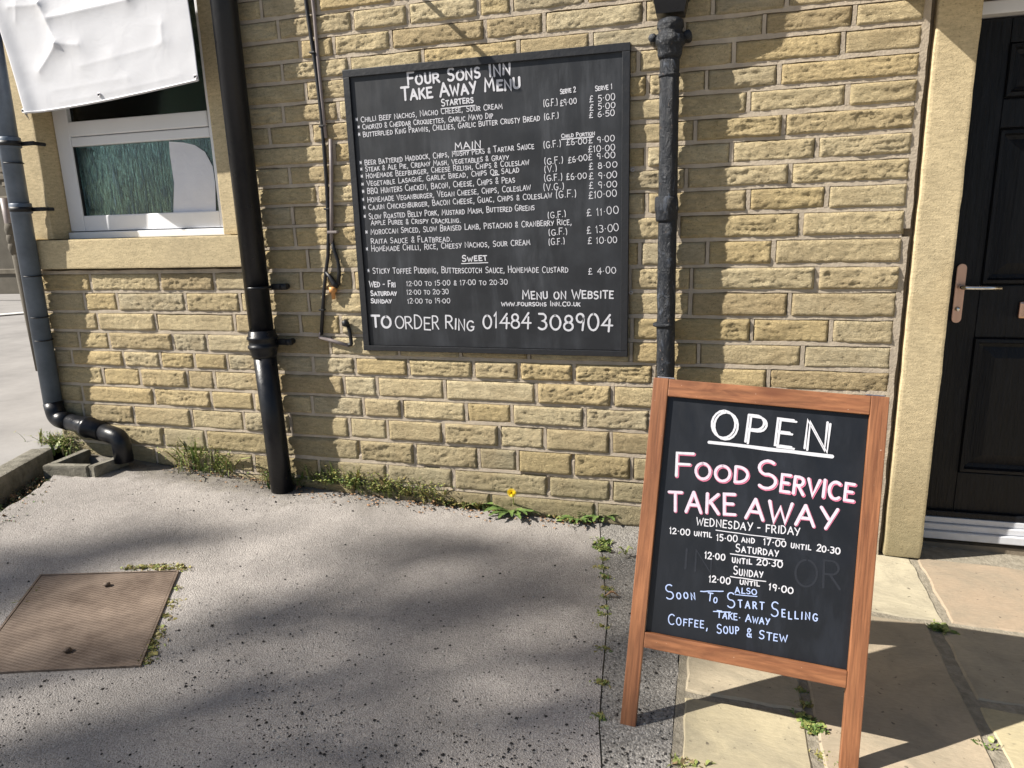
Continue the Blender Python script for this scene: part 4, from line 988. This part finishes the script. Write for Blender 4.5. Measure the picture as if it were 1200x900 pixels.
# ================================================================ BANNER
bn = thing('banner', 'creased white vinyl banner with eyelets hanging in front of the upper window', 'banner', (-2.85, -.16, 1.95))
Yb = -.155
br_ = on_y(233, 95, Yb); bl_ = on_y(33, 134, Yb); tr_ = on_y(219.5, 0, Yb); lf_ = on_y(-2, 50, Yb)
ur = (tr_-br_)/(tr_[2]-br_[2]); ul = (lf_-bl_)/(lf_[2]-bl_[2]); ul[0] *= .6
HT = .95; nx, nz = 200, 180; vs = []; fs = []
def bpx(a_, b_): p_ = on_y(a_, b_, Yb); return (float(p_[0]), float(p_[2]))
creases = [(bpx(a_, b_), bpx(c_, d_), am) for a_, b_, c_, d_, am in ((-30, -20, 47, 3, .010), (47, 3, 67, 50, .016), (67, 50, 46, 82, .014), (67, 50, 92, 51, .010), (57, 20, 150, -2, .013), (10, 8, 47, 5, .010), (150, -2, 230, -20, .010),
  (20, 2, 18, 24, .006), (95, 75, 190, 50, .004), (188, 28, 190, 46, .007), (60, 105, 150, 88, .003), (70, 118, 210, 88, .003), (130, 60, 150, 90, .003))]
def segd(p, a_, b_):
    ax, ay = a_; dx, dy = b_[0]-ax, b_[1]-ay; t_ = max(0, min(1, ((p[0]-ax)*dx+(p[1]-ay)*dy)/(dx*dx+dy*dy))); return math.hypot(p[0]-ax-dx*t_, p[1]-ay-dy*t_)
for j in range(nz+1):
    v = j/nz
    for i in range(nx+1):
        u = i/nx; L_ = bl_+ul*(HT*v); R_ = br_+ur*(HT*v); p = L_*(1-u)+R_*u
        y = .008*noise.noise(Vector((u*2.1, v*2.1, 3)))+.0012*noise.noise(Vector((u*9, v*9, 5)))
        for a_, b_, am in creases:
            dd_ = segd((p[0], p[2]), a_, b_)
            if dd_ < .12: y -= am*.42*(math.exp(-dd_/.018)*.75+math.exp(-(dd_/.05)**2)*.35)
        y += -.035*math.exp(-(u/.05)**2)*max(0, 1-v*1.0)*.4
        sagz = -.010*math.sin(math.pi*u)*(1-v)
        vs.append((p[0], Yb+y*1.3, p[2]+sagz))
for j in range(nz):
    for i in range(nx):
        q = j*(nx+1)+i; fs.append((q, q+1, q+nx+2, q+nx+1))
o = pyobj('vinyl_sheet', vs, fs, M_banner, bn, True); so_ = o.modifiers.new('thick', 'SOLIDIFY'); so_.thickness = .0012
ret = []
for j in range(nz+1):
    e_ = Vector(vs[j*(nx+1)])
    for q_ in range(5): ret.append(e_+Vector((-.150*q_/4, .149*q_/4+.001, 0)))
fo = pyobj('side_fold', ret, [(j*5+q_, j*5+q_+1, j*5+q_+6, j*5+q_+5) for j in range(nz) for q_ in range(4)], M_banner, bn, True); so2 = fo.modifiers.new('thick', 'SOLIDIFY'); so2.thickness = .0012
hem = [Vector(vs[i])+Vector((0, -.001, .006)) for i in range(nx+1)]
obj('hem', tb(hem, [.0035]*len(hem), 8), M_banner, bn, True)
for u_, px_, py_ in ((0, 229, 90), (0, 116, 111), (0, 27, 130)):
    q = V3(on_y(px_, py_, Yb-.006)); bm = bmesh.new()
    tube(bm, [q+Vector((.0075*math.cos(a_), 0, .0075*math.sin(a_))) for a_ in np.linspace(0, 2*math.pi, 15)], .0022, 8, False); obj('eyelet', bm, M_steel, bn, True)
    obj('eyelet_hole', tb([q+Vector((0, -.0004, 0)), q+Vector((0, .001, 0))], .0055, 12), M_rubber, bn)
top_ = V3(bl_+ul*HT); top2 = V3(br_+ur*HT)
for p in (top_, top2): obj('rope', tb([p, p+Vector((0, .15, .12))], .004, 8), M_rubber, bn, True)

# ================================================================ GULLY, MANHOLE
gy = thing('drain_gully', 'square concrete gully surround under the grey drainpipe', 'drain', (-3.2, -.15, .12))
gB = on_g(112, 556, .03); gTL = on_g(50, 541, .03); gR = on_g(160, 531, .03)
zg = max(gz(-3.1, -.1)+.032, .12)
def on_z(px, py, z_): d = ray(px, py); t_ = (z_-CAM[2])/d[2]; return CAM+d*t_
zg = .175
pts4 = [on_z(110, 547, zg), on_z(158, 530, zg), on_z(98, 526, zg), on_z(49, 546, zg)]
pts4[1][1] = min(pts4[1][1], -.008); pts4[2][1] = min(pts4[2][1], -.006)
cc_ = np.mean(pts4, axis=0)
def rimside(i, j):
    a_, b_ = V3(pts4[i]), V3(pts4[j]); a_.z = b_.z = zg; d = (b_-a_).normalized(); n_ = Vector((-d.y, d.x, 0))
    if n_.dot(V3(cc_)-a_) < 0: n_ = -n_
    w_ = .045; bm = bmesh.new(); q = []
    a2 = a_; b2 = b_-d*w_*0.98
    for (p_, zz) in ((a2, 0), (b2, 0), (b2+n_*w_, 0), (a2+n_*w_, 0)): q.append(p_+Vector((0, 0, zz)))
    top_ = [bm.verts.new(p_) for p_ in q]; bot = [bm.verts.new(p_-Vector((0, 0, .09))) for p_ in q]
    bm.faces.new(top_); bm.faces.new(bot[::-1])
    for k_ in range(4): bm.faces.new((top_[k_], bot[k_], bot[(k_+1) % 4], top_[(k_+1) % 4]))
    bmesh.ops.recalc_face_normals(bm, faces=bm.faces); bmesh.ops.bevel(bm, geom=bm.edges[:], offset=.004, segments=2, affect='EDGES')
    obj('rim', bm, M_kerb, gy)
for i in (0, 2, 3): rimside(i, (i+1) % 4)
bm = bmesh.new(); f = bm.faces.new([bm.verts.new((p[0]*.97+cc_[0]*.03, p[1]*.97+cc_[1]*.03, zg-.15)) for p in pts4]); obj('drain_floor', bm, M_soil, gy)

mh = thing('manhole_cover', 'rusty brown rectangular steel tread plate cover set in the tarmac', 'manhole cover', (-2.05, -1.15, .03))
mA, mB, mC = on_g(47, 675), on_g(210, 670), on_g(165, 782); mD = mA+(mC-mB)
uu = V3(mB-mA); vv_ = V3(mD-mA); uu.z = vv_.z = 0
zc_ = [gz(p[0], p[1])+.0025 for p in (mA, mB, mC, mD)]
def mq(s, t_, dz=0): p = V3(mA)*(1-s)*(1-t_)+V3(mB)*s*(1-t_)+V3(mC)*s*t_+V3(mD)*(1-s)*t_; zz = zc_[0]*(1-s)*(1-t_)+zc_[1]*s*(1-t_)+zc_[2]*s*t_+zc_[3]*(1-s)*t_; return Vector((p.x, p.y, zz+dz))
def qplate(s0, s1, t0, t1, d0, d1):
    bm = bmesh.new(); tp = [bm.verts.new(mq(s_, t_, d1)) for s_, t_ in ((s0, t0), (s0, t1), (s1, t1), (s1, t0))]; bt = [bm.verts.new(mq(s_, t_, d0)) for s_, t_ in ((s0, t0), (s0, t1), (s1, t1), (s1, t0))]
    bm.faces.new(tp); bm.faces.new(bt[::-1])
    for k_ in range(4): bm.faces.new((tp[k_], bt[k_], bt[(k_+1) % 4], tp[(k_+1) % 4]))
    bmesh.ops.recalc_face_normals(bm, faces=bm.faces); return bm
obj('cover_plate', qplate(.018, .982, .015, .985, -.03, .003), M_rust, mh)
for a_ in ((0, .014, 0, 1), (.986, 1, 0, 1), (.0145, .9855, 0, .011), (.0145, .9855, .989, 1)): obj('edge_frame', qplate(*a_, -.03, .005), M_rust, mh)
obj('dirt_gap', qplate(-.02, 1.02, -.015, 1.015, -.034, -.004), M_soil, mh)
for px_, py_ in ((79, 762), (125, 685)):
    q = V3(on_g(px_, py_, .012)); obj('lifting_boss', tb([q, q+Vector((0, 0, .006)), q+Vector((0, 0, .009))], [.013, .011, .004], 10), M_rust, mh, True)
# hollow the tarmac under the cover: the cover stands 1 cm proud so nothing shares a plane

# ================================================================ PLANTS
def blades(px_list, n, h, m_list, seed, spread=.05, lean=.8, wd=.004, broad=.2, zdz=0.0, leafy=True):
    rr = random.Random(seed); vs = []; fs = []; mi = []
    cs_ = [on_g(a_, b_) for a_, b_ in px_list]
    for k_ in range(n):
        c = cs_[rr.randrange(len(cs_))]; x = c[0]+rr.gauss(0, spread); y = c[1]+rr.gauss(0, spread*.6); y = min(y, -.003)
        z_ = gz(x, y)-.004+zdz; hh = h*rr.uniform(.3, 1.1); a_ = rr.uniform(0, 2*math.pi); ln = rr.uniform(.1, 1)*lean
        dx, dy = math.cos(a_)*ln*hh, math.sin(a_)*ln*hh
        bro = rr.random() < broad; w_ = wd*(rr.uniform(1.6, 3.0) if bro else rr.uniform(.5, 1.1)); px_, py_ = -math.sin(a_)*w_, math.cos(a_)*w_
        b0 = len(vs)
        pr = [(0, .25), (.35, 1), (.7, .9), (1, .05)] if bro else [(0, 1), (.4, .8), (.75, .5), (1, .05)]
        for t_, ww in pr:
            cx, cy, cz = x+dx*t_*t_, y+dy*t_*t_, z_+hh*(t_-.25*t_*t_*ln*2)
            cy = min(cy, -.002)
            vs.append((cx-px_*ww, cy-py_*ww, cz)); vs.append((cx+px_*ww, cy+py_*ww, cz+(.3*w_ if bro else 0)))
        mm = rr.choices(range(len(m_list)), [3, 2, 1.2, .8][:len(m_list)])[0]
        for q in range(3): fs.append((b0+2*q, b0+2*q+1, b0+2*q+3, b0+2*q+2)); mi.append(mm)
        if leafy and h > .02 and rr.random() < .8:
            for _ in range(rr.randint(3, 8)):
                t_ = rr.uniform(.25, 1); c_ = Vector((x+dx*t_*t_, min(y+dy*t_*t_, -.006), z_+hh*(t_-.25*t_*t_*ln*2))); a2 = rr.uniform(0, 6.28); l2 = rr.uniform(.005, .013); u_ = Vector((math.cos(a2), math.sin(a2), rr.uniform(-.3, .6)))*l2; v_ = Vector((-math.sin(a2), math.cos(a2), rr.uniform(-.4, .4)))*l2*.42
                b0 = len(vs); vs += [tuple(c_), tuple(c_+u_*.5+v_), tuple(c_+u_), tuple(c_+u_*.5-v_)]; fs.append((b0, b0+1, b0+2, b0+3)); mi.append(rr.choices(range(len(m_list)), [3, 2, 1.2, .8][:len(m_list)])[0])
    return vs, fs, mi
def clump(name, label, cat, pxl, n, h, ml, seed, group=None, **k):
    vs, fs, mi = blades(pxl, n, h, ml, seed, **k); o = pyobj(name, vs, fs, ml, None, False, mi)
    c = on_g(*pxl[len(pxl)//2]); l = Vector((c[0], c[1], gz(c[0], c[1])))
    for v in o.data.vertices: v.co -= l
    o.location = l; tag(o, label, cat, group); return o
clump('grass_tuft', 'bright green grass tuft behind the concrete gully at the building corner', 'grass', [(72, 528), (85, 524), (98, 524), (88, 518)], 380, .13, [M_g1, M_g2, M_g4], 1, spread=.06, wd=.003)
clump('weed', 'straggly green weed at the wall foot just left of the black soil pipe', 'weed', [(225, 548), (240, 550), (255, 552), (268, 552), (232, 545)], 300, .21, [M_g1, M_g2, M_g3, M_g4], 2, spread=.05, wd=.0028)
clump('weed', 'thin weed growing round the bottom of the black soil pipe', 'weed', [(318, 566), (332, 568), (345, 567)], 150, .14, [M_g2, M_g3, M_g4], 3, spread=.035, wd=.0025)
clump('weed', 'lush green weeds at the wall foot right of the black soil pipe', 'weed', [(395, 566), (410, 568), (425, 570), (440, 575), (418, 572)], 430, .17, [M_g1, M_g2, M_g3], 4, spread=.05, wd=.003)
clump('weed', 'mixed green and brown weeds below the left half of the menu board', 'weed', [(455, 577), (470, 579), (485, 581), (500, 582), (515, 584)], 450, .15, [M_g1, M_g3, M_g2, M_g4], 5, spread=.05, wd=.003)
clump('moss_clump', 'low dark mossy clump left of the dandelion', 'moss', [(530, 589), (545, 591), (558, 592), (568, 594)], 480, .05, [M_g3, M_g2, M_g4], 6, spread=.035, lean=1.0)
clump('weed_trail', 'creeping leaves along the wall foot right of the dandelion', 'weed', [(622, 598), (635, 601), (648, 604), (660, 607), (672, 610)], 220, .03, [M_g2, M_g3, M_g4], 7, spread=.028, lean=1.1, broad=.6)
clump('grass_stalk', 'single tall grass blades right of the black soil pipe', 'grass', [(383, 563), (378, 562)], 14, .22, [M_g1, M_g3], 8, spread=.02, lean=.7, broad=0)
clump('grass_tuft', 'small grass tuft at the top of the crack in the tarmac', 'grass', [(704, 640), (707, 645), (706, 636)], 70, .03, [M_g1, M_g2], 9, spread=.02, lean=.9)
clump('grass_tuft', 'little tuft in the paving joint by the right edge of the sandwich board', 'grass', [(1098, 735), (1104, 738), (1110, 741)], 60, .022, [M_g1, M_g2], 10, spread=.013, lean=1.2)
clump('grass_tuft', 'low tuft in the slab joint underneath the sandwich board', 'grass', [(942, 842), (950, 851), (956, 857)], 80, .022, [M_g2, M_g1, M_g3], 11, spread=.014, lean=1.2)
clump('grass_tuft', 'small tuft in the paving joint at the lower right', 'grass', [(1149, 870), (1151, 874)], 40, .02, [M_g2, M_g1], 12, spread=.010, lean=1.2)
clump('grass_tuft', 'yellowish tuft at the slab edge at the bottom beside the board leg', 'grass', [(797, 893), (806, 896), (822, 897)], 70, .02, [M_g1, M_g4], 13, spread=.015, lean=1.2)
mo = []
vs, fs, mi = blades([(706, 655), (704, 665), (709, 676), (711, 690), (708, 700), (707, 712), (705, 720), (935, 808), (940, 825), (965, 885), (972, 893), (707, 735), (706, 760), (705, 800), (703, 840)], 1300, .013, [M_g3, M_g1, M_g4], 14, spread=.012, lean=1.3, wd=.003)
o = pyobj('moss', vs, fs, [M_g3, M_g1, M_g2], None, False, mi); o['kind'] = 'stuff'; tag(o, 'moss and tiny weeds filling the crack between the tarmacs and the slab joints', 'moss')
vs, fs, mi = blades([(x_, 665+rt_.uniform(-2, 2)) for x_ in range(150, 222, 6)]+[(208, 690), (203, 705), (195, 722), (188, 738), (180, 755), (45, 690), (30, 705), (170, 775), (172, 768), (178, 760), (186, 746), (199, 712)], 1500, .015, [M_g3, M_g4, M_g1], 15, spread=.016, lean=1.3, wd=.003)
o = pyobj('moss', vs, fs, [M_g3, M_g1, M_g4], None, False, mi); o['kind'] = 'stuff'; tag(o, 'mossy grass rim round the rusty manhole cover', 'moss')
# toothed dandelion leaves
def tleaf(vs, fs, o, ang, ln, w_, rise, teeth=5):
    d = Vector((math.cos(ang), math.sin(ang), 0)); n_ = Vector((-d.y, d.x, 0)); k_ = teeth*2; b0 = len(vs)
    for i in range(k_+1):
        t_ = i/k_; ww = w_*math.sin(math.pi*min(1, t_*.9+.06))*(1 if i % 2 else .55)
        c = o+d*ln*t_+Vector((0, 0, rise*math.sin(t_*2.2)))
        c.y = min(c.y, -.004)
        vs += [c-n_*ww+Vector((0, 0, ww*.3)), c, c+n_*ww+Vector((0, 0, ww*.3))]
    for i in range(k_):
        q = b0+3*i; fs += [(q, q+1, q+4, q+3), (q+1, q+2, q+5, q+4)]
def rosette(px_, py_, angs, ln, w_, name='leaf', parent=None, m_=M_g2):
    c = V3(on_g(px_, py_)); out = []
    for a_ in angs:
        vs, fs = [], []; tleaf(vs, fs, c+Vector((0, 0, .006)), R(a_), ln*rt_.uniform(.75, 1.15), w_, rt_.uniform(.012, .04)); out.append(pyobj(name, vs, fs, m_, parent, True))
    return out
dn = thing('dandelion', 'dandelion plant with one yellow flower at the foot of the wall', 'dandelion', tuple(on_g(600, 600)))
rosette(598, 601, (200, 235, 260, 290, 320, 350, 180, 215, 305, 165, 15), .13, .020, 'leaf', dn)
fc = V3(on_y(600, 577, -.07)); g0 = V3(on_g(602, 598))
obj('stem', tb([g0, g0.lerp(fc, .5)+Vector((.004, 0, 0)), fc], .0022, 8), M_g1, dn, True)
vs, fs = [], []
for ringk, (nn_, rr_, up__) in enumerate(((26, .0215, .002), (22, .017, .007), (16, .011, .011), (8, .005, .013))):
    for i in range(nn_):
        a_ = 2*math.pi*(i+ringk*.37)/nn_; d = Vector((math.cos(a_), -.45*1, math.sin(a_))); ax = Vector((math.cos(a_), 0, math.sin(a_))); n_ = Vector((-math.sin(a_), 0, math.cos(a_)))
        b0 = len(vs); c = fc+Vector((0, -.004, 0)); tip = c+ax*rr_+Vector((0, -up__, 0))
        vs += [c-n_*.0008, c+n_*.0008, tip+n_*.0016, tip-n_*.0016]; fs.append((b0, b0+1, b0+2, b0+3))
pyobj('flower_head', vs, fs, M_yel, dn)
rs = thing('leaf_rosette', 'low rosette of toothed leaves at the wall foot near the top of the crack', 'weed', tuple(on_g(702, 605)))
rosette(703, 606, (190, 215, 240, 265, 285, 310, 335, 355, 20, 160), .13, .021, 'leaf', rs)
rs = thing('leaf_rosette', 'small leaf rosette left of the crack at the wall foot', 'weed', tuple(on_g(676, 612)))
rosette(676, 612, (180, 210, 250, 280, 310, 340, 5), .085, .012, 'leaf', rs)
rs = thing('seedling', 'tiny green seedling on the coarse tarmac beside the sandwich board leg', 'weed', tuple(on_g(733, 652)))
rosette(733, 652, (170, 230, 290, 340, 40), .035, .008, 'leaf', rs, M_g1)
# fallen dead leaves
def dead(px_, py_, ang, ln, w_, label):
    c = V3(on_g(px_, py_)); vs = []; fs = []
    for i in range(6):
        t_ = i/5; ww = w_*math.sin(math.pi*(t_*.85+.1)); p = Vector((math.cos(ang)*ln*(t_-.5), math.sin(ang)*ln*(t_-.5), .008+.014*math.sin(t_*3)**2)); n_ = Vector((-math.sin(ang), math.cos(ang), 0))
        vs += [p-n_*ww+Vector((0, 0, ww*.9)), p, p+n_*ww+Vector((0, 0, ww*.5))]
    for i in range(5): q = 3*i; fs += [(q, q+1, q+4, q+3), (q+1, q+2, q+5, q+4)]
    o = pyobj('dead_leaf', vs, fs, M_dead, None, True); o.location = c; tag(o, label, 'dead leaf', 'dead leaves on the ground')
dead(513, 591, .8, .07, .02, 'curled brown leaf against the moss left of the dandelion')
dead(576, 594, 1.2, .035, .012, 'small brown leaf just left of the dandelion')
dead(641, 604, -.5, .08, .014, 'long brown leaf lying between the dandelion and the leaf rosettes')
dead(686, 606, 1.0, .055, .014, 'pale brown leaf at the wall foot between the two leaf rosettes')
dead(717, 701, .15, .05, .010, 'dark curled leaf on the coarse tarmac right of the mossy crack')
dead(356, 566, .3, .05, .018, 'pale orange leaf at the foot of the black soil pipe')
dead(350, 575, 1.3, .03, .008, 'sliver of white leaf on the tarmac below the black soil pipe')
dead(386, 570, -.4, .06, .012, 'dry tan leaf at the left edge of the lush weeds')
# grit scattered on the tarmac
rg = random.Random(4); vs = []; fs = []; mi = []
for k_ in range(4400):
    if k_ < 3600: px_, py_ = rg.uniform(-20, 790), 600+abs(rg.gauss(0, 1))*0+rg.random()**.5*330
    else: px_, py_ = rg.uniform(150, 720), rg.uniform(545, 600)
    p = on_g(px_, py_)
    if p[1] > -.02 or (p[0] < kerb_x(p[1])+.1): continue
    r_ = rg.uniform(.0014, .0034) if k_ % 9 else rg.uniform(.0036, .0062); b0 = len(vs); z_ = gz(p[0], p[1])+.001; a_ = rg.uniform(0, 3)
    for q in range(5): vs.append((p[0]+r_*math.cos(a_+q*1.257)*rg.uniform(.7, 1.2), p[1]+r_*math.sin(a_+q*1.257)*rg.uniform(.7, 1.2), z_))
    vs.append((p[0], p[1], z_+r_*rg.uniform(.5, 1))); m__ = 0 if rg.random() < .72 else 1
    for q in range(5): fs.append((b0+q, b0+(q+1) % 5, b0+5)); mi.append(m__)
for k_ in range(520):
    px_ = rg.uniform(190, 700); py_ = float(np.interp(px_, [190, 330, 480, 600, 700], [545, 570, 588, 603, 616]))+rg.gauss(0, 5)
    p = on_g(px_, py_)
    if p[1] > -.008: p[1] = -.008-rg.random()*.02
    r_ = rg.uniform(.003, .010); a_ = rg.uniform(0, 6.28); b0 = len(vs); z_ = gz(p[0], p[1])+.003
    for q in range(5): vs.append((p[0]+r_*math.cos(a_+q*1.257)*rg.uniform(.5, 1.3), min(-.003, p[1]+r_*math.sin(a_+q*1.257)*rg.uniform(.3, 1.2)), z_+rg.uniform(0, .005)))
    vs.append((p[0], p[1], z_+r_*rg.uniform(.2, .6)))
    for q in range(5): fs.append((b0+q, b0+(q+1) % 5, b0+5)); mi.append(2 if k_ % 3 else 0)
M_grit = simple('dark_grit', (.035, .03, .026), .9, bstr=0); M_grit2 = simple('pale_grit', (.45, .42, .38), .9, bstr=0)
o = pyobj('grit', vs, fs, [M_grit, M_grit2, M_dead], None, False, mi); o['kind'] = 'stuff'; tag(o, 'dark and pale grit scattered over the tarmac', 'grit')
# dark plants in the kerb gutter
vs, fs, mi = blades([(10, 600), (20, 590), (30, 580), (42, 570), (50, 560), (5, 610)], 420, .05, [M_hedge, M_dead, M_g2], 30, spread=.05, lean=1.1, zdz=-.03)
o = pyobj('gutter_litter', vs, fs, [M_hedge, M_dead, M_g2], None, False, mi); o['kind'] = 'stuff'; tag(o, 'dark weeds and leaf litter in the gutter below the kerb', 'leaf litter')

# ================================================================ ACROSS THE ROAD
fb = thing('far_house', 'dark stone house wall across the road at the far left edge', 'house', (-17, 11.5, .1))
A0 = on_z(-160, 352, .16); B0 = on_z(60, 350.5, .16); A0 = V3(A0); B0 = V3(B0); dr = (B0-A0).normalized(); perp = Vector((-dr.y, dr.x, 0))
def fbox(name, s0, s1, z0, z1, d0, d1, m_, par):
    bm = bmesh.new(); vs = [bm.verts.new(A0+dr*s_+perp*d_+Vector((0, 0, z_-A0.z))) for z_ in (z0, z1) for s_, d_ in ((s0, d0), (s1, d0), (s1, d1), (s0, d1))]
    for f in ((0, 1, 5, 4), (1, 2, 6, 5), (2, 3, 7, 6), (3, 0, 4, 7), (4, 5, 6, 7), (3, 2, 1, 0)): bm.faces.new([vs[q] for q in f])
    bmesh.ops.recalc_face_normals(bm, faces=bm.faces); return obj(name, bm, m_, par)
fw = fbox('wall', -6, 16, .1, 7, 2.0, 2.6, M_far, fb)
rr = random.Random(9); fv, ff_ = [], []
for r_ in range(30):
    s_ = 2.0+rr.uniform(-.4, 0)
    while s_ < 12:
        w_ = rr.uniform(.35, .7); z_ = .75+r_*.15; b0 = len(fv)
        for s__, d_, zz in ((s_, 2.02, z_), (s_+w_-.03, 2.02, z_), (s_+w_-.03, 2.02, z_+.125), (s_, 2.02, z_+.125), (s_+.02, 1.94-rr.uniform(0, .03), z_+.02), (s_+w_-.05, 1.94, z_+.02), (s_+w_-.05, 1.94, z_+.105), (s_+.02, 1.94, z_+.105)):
            fv.append(A0+dr*s__+perp*d_+Vector((0, 0, zz-A0.z)))
        ff_ += [tuple(b0+q for q in f) for f in ((4, 5, 6, 7), (0, 1, 5, 4), (1, 2, 6, 5), (2, 3, 7, 6), (3, 0, 4, 7))]; s_ += w_
M_far2 = simple('sooty_stone', (.19, .165, .125), .95, nscale=2.5, namt=.4, bstr=.4, bscale=30, dark=(.07, .06, .045))
o = pyobj('stones', fv, ff_, M_far2, fb); o['kind'] = 'stuff'
gw = thing('garden_wall', 'low dark garden wall with pale coping beside the far road', 'wall', tuple(A0+dr*6))
fbox('wall', -6, 16, .1, .62, .55, .85, M_far, gw); fbox('coping', -6, 16, .622, .70, .52, .88, M_far2, gw)
o = fbox('far_pavement', -8, 18, .165, .215, -.6, .52, M_road, None); struct(o)
pt = thing('street_post', 'thin metal post with clamps standing across the road behind the drainpipe', 'post', tuple(on_g(38, 385)))
dpt = 6.3
def at_d(px_, py_, dd): d = ray(px_, py_); return V3(CAM+d/np.linalg.norm(d)*dd)
pb = at_d(38, 388, dpt); pm = at_d(17, 290, dpt); ptop = at_d(5, 232, dpt)
obj('upper_post', tb([pm, ptop], .030, 12), M_cable, pt, True); obj('lower_post', tb([pb+Vector((0, 0, -.3)), pm], .026, 12), M_far, pt, True)
for t_ in (0, .18, .36): 
    q = pm.lerp(ptop, t_); obj('clamp', tb([q-Vector((0, 0, .05)), q, q+Vector((0, 0, .05))], [.03, .04, .03], 12), M_far, pt, True)

# ================================================================ BARE TREE behind the camera whose shade dapples the tarmac
tr = thing('bare_tree', 'leafless tree standing left of the forecourt behind the viewer', 'tree', (-17.5, -10.2, 0))
base = Vector((-17.5, -10.2, -.1)); sdv = Vector(sd.tolist())
rb_ = random.Random(12); crown = base+Vector((0, 0, 9.5)); bmT = bmesh.new()
tube(bmT, [base, base+Vector((.05, .1, 2.5)), base+Vector((.0, .1, 8)), crown+Vector((0, 0, 1.9)), crown+Vector((.1, 0, 4))], [.24, .20, .17, .12, .05], 14)
obj('trunk', bmT, M_bark, tr, True)
bands = [((150, 760), (390, 712), .055), ((110, 865), (345, 812), .060), ((380, 775), (705, 668), .060), ((330, 745), (560, 700), .045), ((500, 862), (700, 842), .045), ((-10, 880), (110, 884), .05), ((20, 655), (320, 615), .03),
         ((520, 640), (640, 634), .035), ((540, 800), (650, 778), .035), ((200, 900), (420, 880), .06), ((0, 690), (140, 640), .03)]
def limb(bm, pts_, r0, r1):
    n_ = len(pts_); tube(bm, pts_, [r0+(r1-r0)*i/(n_-1) for i in range(n_)], 7)
for k_, (a_, b_, rad_) in enumerate(bands):
    tdist = 20.5+(k_ % 4)*1.4
    p1 = V3(on_g(*a_))-sdv*tdist; p2 = V3(on_g(*b_))-sdv*(tdist+rb_.uniform(-.5, .8))
    if (p1-crown).length > (p2-crown).length: p1, p2 = p2, p1
    st = crown+Vector((0, 0, rb_.uniform(-.6, 1.6))); midp = st.lerp(p1, .55)+Vector((0, 0, .4))
    bm = bmesh.new(); pts_ = [st, midp, p1]
    for i in range(1, 9):
        t_ = i/8; pts_.append(p1.lerp(p2, t_)+Vector([rb_.uniform(-.05, .05) for _ in range(3)]))
    limb(bm, pts_, rad_*.85, rad_*.35)
    for i in range(3, len(pts_)):
        for _ in range(3):
            d = (p2-p1).normalized()+Vector([rb_.uniform(-.55, .55) for _ in range(3)]); e = pts_[i]+d*rb_.uniform(.2, .6)
            limb(bm, [pts_[i], pts_[i].lerp(e, .5)+Vector((0, 0, .02)), e], .016, .007)
            for _ in range(2):
                e2 = e+Vector([rb_.uniform(-.25, .25) for _ in range(3)]); limb(bm, [pts_[i].lerp(e, .6), e2], .008, .005)
    obj('branch', bm, M_bark, tr, True)
fin()
print('STONES', nst, 'OBJECTS', len(C.objects))
